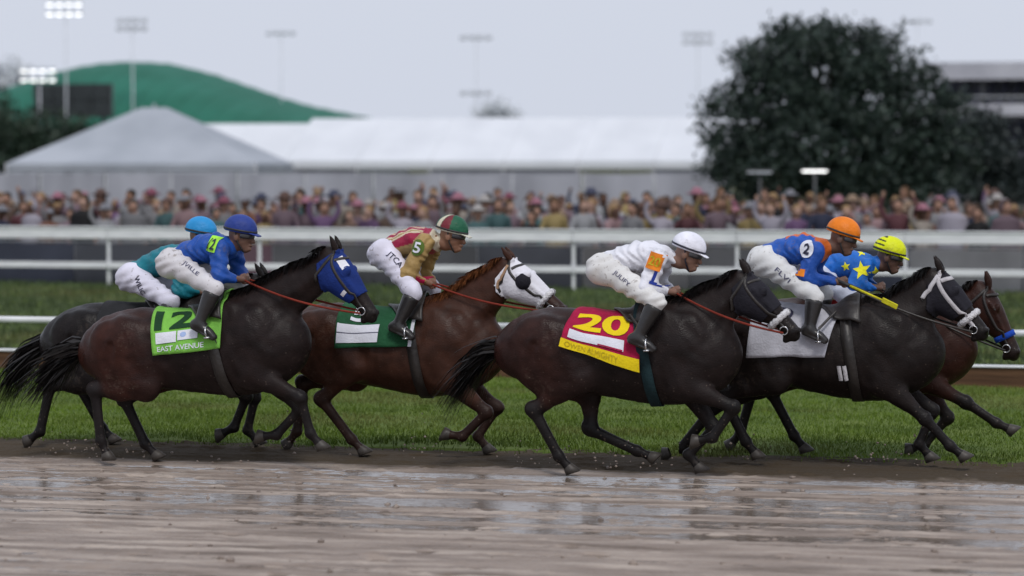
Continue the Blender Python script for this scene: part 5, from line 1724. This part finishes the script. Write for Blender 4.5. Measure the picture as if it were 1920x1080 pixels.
hood = shell(H, 'hood', lambda V: ((V - np.array(PO)) @ e1 < 0.42) & ((V - np.array(PO)) @ e1 > -0.03) & (V[:, 0] > PO.x - 0.14), [(H['hp'](0.38, 0), H['e1']), (H['hp'](-0.005, 0), -H['e1'])], 0.007, BLUEH)
hbv = bvh_of(hood.data)
c = H['hp'](0.10, 0.02)
press('hood_patch', rect2d(), caster(hbv, (c.x, c.z), 0.05, 0.10, 0.006, R(30)), (4, 6), WHITEH, hood)
c = H['hp'](0.30, -0.10)
press('hood_patch', rect2d(), caster(hbv, (c.x, c.z), 0.05, 0.03, 0.006, R(40)), (4, 4), WHITEH, hood)
bridle(H, LEATHER, None, rein_mat=REDREIN, hand=hand_local(H, pose, H['root']))
J = build_jockey('jockey in blue jacket and dark blue helmet on the horse numbered 12', X12, Y12, z0, pose, (0.012, 0.075, 0.36), (0.012, 0.07, 0.33), (0.62, 0.60, 0.62), (0.018, 0.042, 0.23), (0.16, 0.085, 0.06), seed=2)
q = lp(398, 458, Y12 - .2, X12, z0)
press('sleeve_patch', rect2d(), caster(J['jb'], q, 0.095, 0.115, 0.009, R(-10)), (6, 6), LIMEP, J['jacket'])
press('sleeve_number', text2d('12', 0.02), caster(J['jb'], q, 0.070, 0.080, 0.018, R(-10)), (5, 5), INK, J['jacket'])
thigh_text(J, 'JVILLE', lp(362, 503, Y12 - .2, X12, z0), 0.035, R(-32), INKG, 5)

# ---------------------------------------------------------------- number 5, chestnut
Y5 = 1.22; X5 = on_row(830, Y5, 1.35) - 0.38; P5 = 2.0
H = build_horse('horse', 'chestnut horse in white hood with round black eye cup', (0.074, 0.030, 0.019), (0.028, 0.014, 0.011), (0.20, 0.070, 0.025), lp(958, 494, Y5, X5, -0.165, P5), 42,
                fore=((48, -48, -98), (12, 2, 38)), hind=((44, -14, 20, 45), (8, -42, -30, -40)), X=X5, Y=Y5, pitch=P5, tail=(-0.5, -0.35), sink=0.165, seed=3)
z0 = zroot(H)
pose = jpose(J_((728, 474), (806, 455), (848, 440), (764, 516), (806, 532), (776, 548), (746, 610), (774, 632)), Y5, X5, z0, face=14)
sc_, nr = tack(H, GREEN5, -0.36, 0.30, -0.38, 0.24, 92, 92, stir=stirrup(pose, H['root']))
on_cloth('sponsor_panel', rect2d(), nr, 0.02, 0.55, 0.62, 0.92, PANEL, sc_)
on_cloth('panel_seam', rect2d(), nr, 0.02, 0.55, 0.755, 0.77, INKG, sc_, 0.0065)
on_cloth('number', text2d('5', 0.03), nr, 0.16, 0.42, 0.26, 0.56, PANEL, sc_)
on_cloth('cloth_edge', rect2d(), nr, 0.955, 1.0, 0.1, 1.0, PANEL, sc_, 0.006, (2, 14))
PO = H['PO']; e1 = np.array(H['e1']); hp = H['hp']
hood = shell(H, 'hood', lambda V: ((V - np.array(PO)) @ e1 < 0.43) & ((V - np.array(PO)) @ e1 > -0.05) & (V[:, 0] > PO.x - 0.12), [(hp(0.40, 0), H['e1']), (hp(0.0, 0), -H['e1'])], 0.008, WHITEH)
for sy in (-1, 1):
    mb = MB(); vs, fs = [], []
    for j in range(6):
        for i in range(20):
            an = 2 * PI * i / 20; rr = 0.066 * math.cos(j / 5 * PI / 2 * 0.97)
            vs.append(hp(0.185 + rr * math.cos(an), -0.035 + rr * math.sin(an), sy * (0.095 + 0.045 * math.sin(j / 5 * PI / 2))))
    for j in range(5):
        for i in range(20): fs.append((j * 20 + i, j * 20 + (i + 1) % 20, (j + 1) * 20 + (i + 1) % 20, (j + 1) * 20 + i))
    mb.add(vs, fs).build('eye_cup', BLACKH, hood, True)
bridle(H, LEATHER, FLEECE, True, rein_mat=REDREIN, hand=hand_local(H, pose, H['root']))
strap([hp(0.0, 0.0, -0.12), hp(0.03, -0.12, -0.15), hp(0.05, -0.22, -0.06)], 0.02, H['bvh'], 0.012).build('hood_edge', fab('tan_edge', (0.42, 0.26, 0.16)), hood, True)
def jf5(V, ta, oo, tg, c):
    y = V[:, 1]; top = (oo > 0.02) & (tg == 1)
    st = (np.abs(np.mod(y + 0.03, 0.085) - 0.042) < 0.026) & top
    c[st] = (0.30, 0.012, 0.05)
    ed = (np.abs(np.abs(np.mod(y + 0.03, 0.085) - 0.042) - 0.030) < 0.006) & top
    c[ed] = (0.62, 0.52, 0.38)
    col = (ta > 0.98) & (tg == 1); c[col] = (0.30, 0.012, 0.05)
    cl = (ta > 1.12) & (tg == 1); c[cl] = (0.62, 0.55, 0.42)
    return c
def hf5(V, a, b, c):
    m = np.abs(np.arctan2(V[:, 1], a + 0.012) + 1.9) < 0.35; c[m] = (0.16, 0.02, 0.03)
    m = np.abs(np.arctan2(V[:, 1], a + 0.012) + 2.5) < 0.2; c[m] = (0.6, 0.55, 0.42)
    c[b < 0.030] = (0.60, 0.58, 0.48)
    return c
J = build_jockey('jockey in tan and maroon striped jacket with green helmet on the chestnut', X5, Y5, z0, pose, (0.36, 0.25, 0.105), (0.36, 0.235, 0.085), (0.68, 0.66, 0.76), (0.012, 0.10, 0.05), (0.24, 0.12, 0.075), jacket_fn=jf5, helmet_fn=hf5, seed=3)
q = lp(786, 464, Y5 - .2, X5, z0)
press('sleeve_patch', disc2d(), caster(J['jb'], q, 0.105, 0.13, 0.009, R(-12)), (6, 6), GREENP, J['jacket'])
press('sleeve_number', text2d('5', 0.02), caster(J['jb'], q, 0.055, 0.085, 0.016, R(-12)), (5, 5), PANEL, J['jacket'])
q = lp(797, 524, Y5 - .12, X5, z0)
press('cuff_stripe', rect2d(), caster(J['jb'], q, 0.09, 0.06, 0.005, R(-20)), (5, 4), MAROON, J['jacket'])
thigh_text(J, 'JTCA', lp(742, 487, Y5 - .2, X5, z0), 0.05, R(-42), INK, 3.2)

# ---------------------------------------------------------------- number 2, near-black with white straps
Y2 = 1.22; X2 = on_row(1640, Y2, 1.35) - 0.38; P2 = 1.0
H = build_horse('horse', 'near black horse with white cheek straps and white noseband', (0.020, 0.014, 0.013), (0.011, 0.009, 0.009), (0.010, 0.009, 0.009), lp(1762, 522, Y2, X2, -0.155, P2), 52,
                fore=((48, 42, 52), (22, 10, 40)), hind=((16, -34, 8, 38), (-4, -46, -46, -70)), X=X2, Y=Y2, pitch=P2, tail=(-0.5, -0.35), sink=0.155, seed=4)
z0 = zroot(H)
pose = jpose(J_((1437, 487), (1535, 470), (1581, 445), (1508, 520), (1578, 530), (1528, 556), (1518, 616), (1548, 638)), Y2, X2, z0, face=18)
sc_, nr = tack(H, WHITEC, -0.46, 0.20, -0.54, 0.06, 104, 104, stir=stirrup(pose, H['root']))
on_cloth('number', text2d('2', 0.03), nr, 0.2, 0.5, 0.25, 0.6, INK, sc_)
PO = H['PO']; e1 = np.array(H['e1']); hp = H['hp']
hood = shell(H, 'blinker_hood', lambda V: ((V - np.array(PO)) @ e1 < 0.38) & ((V - np.array(PO)) @ e1 > -0.03) & (V[:, 0] > PO.x - 0.10), [(hp(0.34, 0), H['e1']), (hp(0.01, 0), -H['e1'])], 0.007, BLACKH)
for dx in (0.0, 0.05):
    p0 = Vector((0.20 + dx, -0.20, 0.78))
    strap([(0.17 + dx, -0.35, 0.92), (0.175 + dx, -0.34, 0.86), (0.18 + dx, -0.32, 0.79)], 0.03, H['bvh'], 0.022, 0.006).build('girth_buckle', WHITEST, H['root'], True)
bridle(H, WHITEST, FLEECE, True, cheek_w=0.032, rein_mat=LEATHER, hand=hand_local(H, pose, H['root']))
def jf2(V, ta, oo, tg, c):
    c[(tg == 1) & (oo > 0.07) & (np.abs(V[:, 1]) < 0.07) & (ta > 0.45)] = (0.62, 0.13, 0.02)
    c[(tg == 1) & (ta > 1.0)] = (0.55, 0.12, 0.02)
    return c
J = build_jockey('jockey in blue and orange jacket with bright orange helmet', X2, Y2, z0, pose, (0.012, 0.085, 0.40), (0.012, 0.07, 0.34), (0.66, 0.66, 0.66), (0.78, 0.20, 0.008), (0.13, 0.07, 0.05), jacket_fn=jf2, seed=4, boot_c=None)
q = lp(1513, 467, Y2 - .2, X2, z0)
press('sleeve_patch', disc2d(), caster(J['jb'], q, 0.115, 0.135, 0.009, R(-10)), (6, 6), PANEL, J['jacket'])
press('sleeve_number', text2d('2', 0.03), caster(J['jb'], q, 0.055, 0.08, 0.016, R(-10)), (5, 5), INK, J['jacket'])
q = lp(1500, 510, Y2 - .23, X2, z0)
press('sleeve_band', rect2d(), caster(J['jb'], q, 0.09, 0.055, 0.005, R(-8)), (5, 4), ORANGEP, J['jacket'])
thigh_text(J, 'FLVI', lp(1470, 515, Y2 - .2, X2, z0), 0.035, R(-40), INKG, 4.2)
# his yellow riding crop
a = lp(1572, 527, Y2 - .12, 0, 0); b = lp(1682, 575, Y2 - .34, 0, 0)
crop = empty('riding_crop', (a[0], Y2 - .10, a[1]))
tag(crop, 'yellow riding crop held by the orange-helmeted jockey', 'riding crop')
d = Vector((b[0] - a[0], -0.24, b[1] - a[1]))
MB().tube([d * -0.08, d * 0.10, d * 0.2], [0.013, 0.013, 0.010], 8).build('grip', solid('crop_grip', (0.03, 0.03, 0.03), 0.6), crop, True)
MB().tube([d * 0.2, d * 0.75], [0.010, 0.008], 8).build('shaft', CROPY, crop, True)
MB().box(d * 0.875, (d.length * 0.26, 0.012, 0.04), ry=-math.atan2(d.z, d.x), rz=math.atan2(d.y, d.x), bev=0.004).build('flap', CROPY, crop)

# ---------------------------------------------------------------- number 1, bay on the far side at the right
Y1 = 1.98; X1 = on_row(1700, Y1, 1.35) - 0.38; P1 = 0.0
H = build_horse('horse', 'bay horse with blue noseband, farthest right and partly hidden', (0.052, 0.020, 0.014), (0.014, 0.011, 0.010), (0.012, 0.009, 0.008), lp(1850, 545, Y1, X1, -0.145, P1), 64,
                fore=((62, 56, 66), (35, -40, -70)), hind=((30, -28, 12, 40), (2, -46, -30, -40)), X=X1, Y=Y1, pitch=P1, tail=(-0.5, -0.35), sink=0.145, seed=5)
z0 = zroot(H)
pose = jpose(J_((1530, 515), (1625, 500), (1668, 480), (1602, 535), (1650, 540), (1606, 566), (1578, 624), (1606, 644)), Y1, X1, z0, face=16)
tack(H, REDC, -0.34, 0.28, -0.36, 0.2, 92, 92, stir=stirrup(pose, H['root']))
bridle(H, LEATHER, BLUEN, False, rein_mat=LEATHER, hand=hand_local(H, pose, H['root']))
def hf1(V, a, b, c):
    m = (a < -0.05) & (np.mod(b * 1.0 + V[:, 1] * 0.0, 0.034) < 0.012); c[m] = (0.02, 0.02, 0.02)
    return c
J = build_jockey('jockey in blue jacket with yellow stars and fluorescent yellow helmet', X1, Y1, z0, pose, (0.012, 0.13, 0.50), (0.012, 0.13, 0.50), (0.55, 0.58, 0.68), (0.72, 0.78, 0.005), (0.13, 0.07, 0.05), helmet_fn=hf1, seed=5, strap_c=(0.02, 0.02, 0.02))
for (u, v_, sz) in [(1617, 506, 0.15), (1640, 512, 0.10), (1612, 474, 0.07), (1585, 500, 0.08)]:
    press('star', star2d(), caster(J['jb'], lp(u, v_, Y1 - .2, X1, z0), sz, sz, 0.006, R(12)), (6, 6), YSTAR, J['jacket'])

# ---------------------------------------------------------------- number 6, behind number 12
Y6 = 1.25; X6 = on_row(392, Y6, 1.35) - 0.38; P6 = 6.5
H = build_horse('horse', 'blackish horse mostly hidden behind the horse numbered 12', (0.020, 0.016, 0.016), (0.012, 0.010, 0.010), (0.010, 0.009, 0.009), (1.0, 1.45), 55,
                fore=((50, -30, -70), (20, 6, 38)), hind=((-2, -50, -40, -60), (20, -34, 4, 40)), X=X6, Y=Y6, pitch=P6, tail=(-0.5, -0.42), sink=0.165, seed=6)
z0 = zroot(H)
pose = jpose(J_((256, 518), (350, 484), (378, 442), (338, 545), (384, 548), (322, 566), (296, 622), (324, 646)), Y6, X6, z0, face=10)
tack(H, BLACKC, -0.34, 0.28, -0.36, 0.2, 92, 92, stir=stirrup(pose, H['root']))
bridle(H, LEATHER, None, rein_mat=LEATHER, hand=hand_local(H, pose, H['root']))
J = build_jockey('jockey in teal jacket and light blue helmet behind the jockey in blue', X6, Y6, z0, pose, (0.008, 0.17, 0.22), (0.008, 0.16, 0.21), (0.66, 0.64, 0.74), (0.02, 0.26, 0.58), (0.2, 0.11, 0.08), seed=6)
thigh_text(J, 'WILIC', lp(266, 535, Y6 - .2, X6, z0), 0.045, R(-62), INK, 3.6)

# ---------------------------------------------------------------- mud thrown up by the hooves
MUDW = noise_mat('wet_mud', (0.15, 0.115, 0.095), (0.30, 0.24, 0.20), 20, 0.35, 0.5, bump=0.5)
rg = random.Random(4)
mb = MB()
def clod(p, r):
    vs = []
    for (x, y, z) in [(0, 0, 1), (.9, 0, .3), (.3, .85, .3), (-.7, .5, .3), (-.7, -.5, .3), (.3, -.85, .3), (.7, .5, -.4), (-.3, .85, -.4), (-.9, 0, -.4), (-.3, -.85, -.4), (.7, -.5, -.4), (0, 0, -1)]:
        q_ = rg.uniform(0.6, 1.25) * r
        vs.append(Vector(p) + Vector((x * q_ * 1.3, y * q_, z * q_)))
    fs = [(0, 1, 2), (0, 2, 3), (0, 3, 4), (0, 4, 5), (0, 5, 1), (1, 6, 2), (2, 7, 3), (3, 8, 4), (4, 9, 5), (5, 10, 1), (6, 7, 2), (7, 8, 3), (8, 9, 4), (9, 10, 5), (10, 6, 1), (11, 7, 6), (11, 8, 7), (11, 9, 8), (11, 10, 9), (11, 6, 10)]
    mb.add(vs, fs)
for i in range(260):
    x = rg.uniform(-6, 6); y = rg.uniform(-5.5, Y_MUD + 0.5); r = abs(rg.gauss(0, 0.009)) + 0.004
    clod((x, y, float(track_z(np.array([x]), np.array([y]))[0]) + r * 0.3), r)
for (u, v_, y_) in [(1075, 895, .4), (1262, 895, .4), (1440, 880, 1.2), (1725, 890, 1.2), (230, 862, .35), (300, 862, .35), (560, 866, 1.2), (870, 872, 1.2)]:
    for i in range(30):
        p = ground(u, v_); p = Vector((p.x, y_, 0))
        t = rg.random()
        clod((p.x - 0.05 - 0.55 * t + rg.gauss(0, 0.06), y_ + rg.gauss(0, 0.12), 0.03 + abs(rg.gauss(0, 0.10)) + 0.12 * t * (1 - t)), rg.uniform(0.003, 0.010))
o = mb.build('mud_clods', MUDW, None, True); o['kind'] = 'stuff'; o['label'] = 'small clods of wet mud on and kicked up from the dirt track'; o['category'] = 'mud'
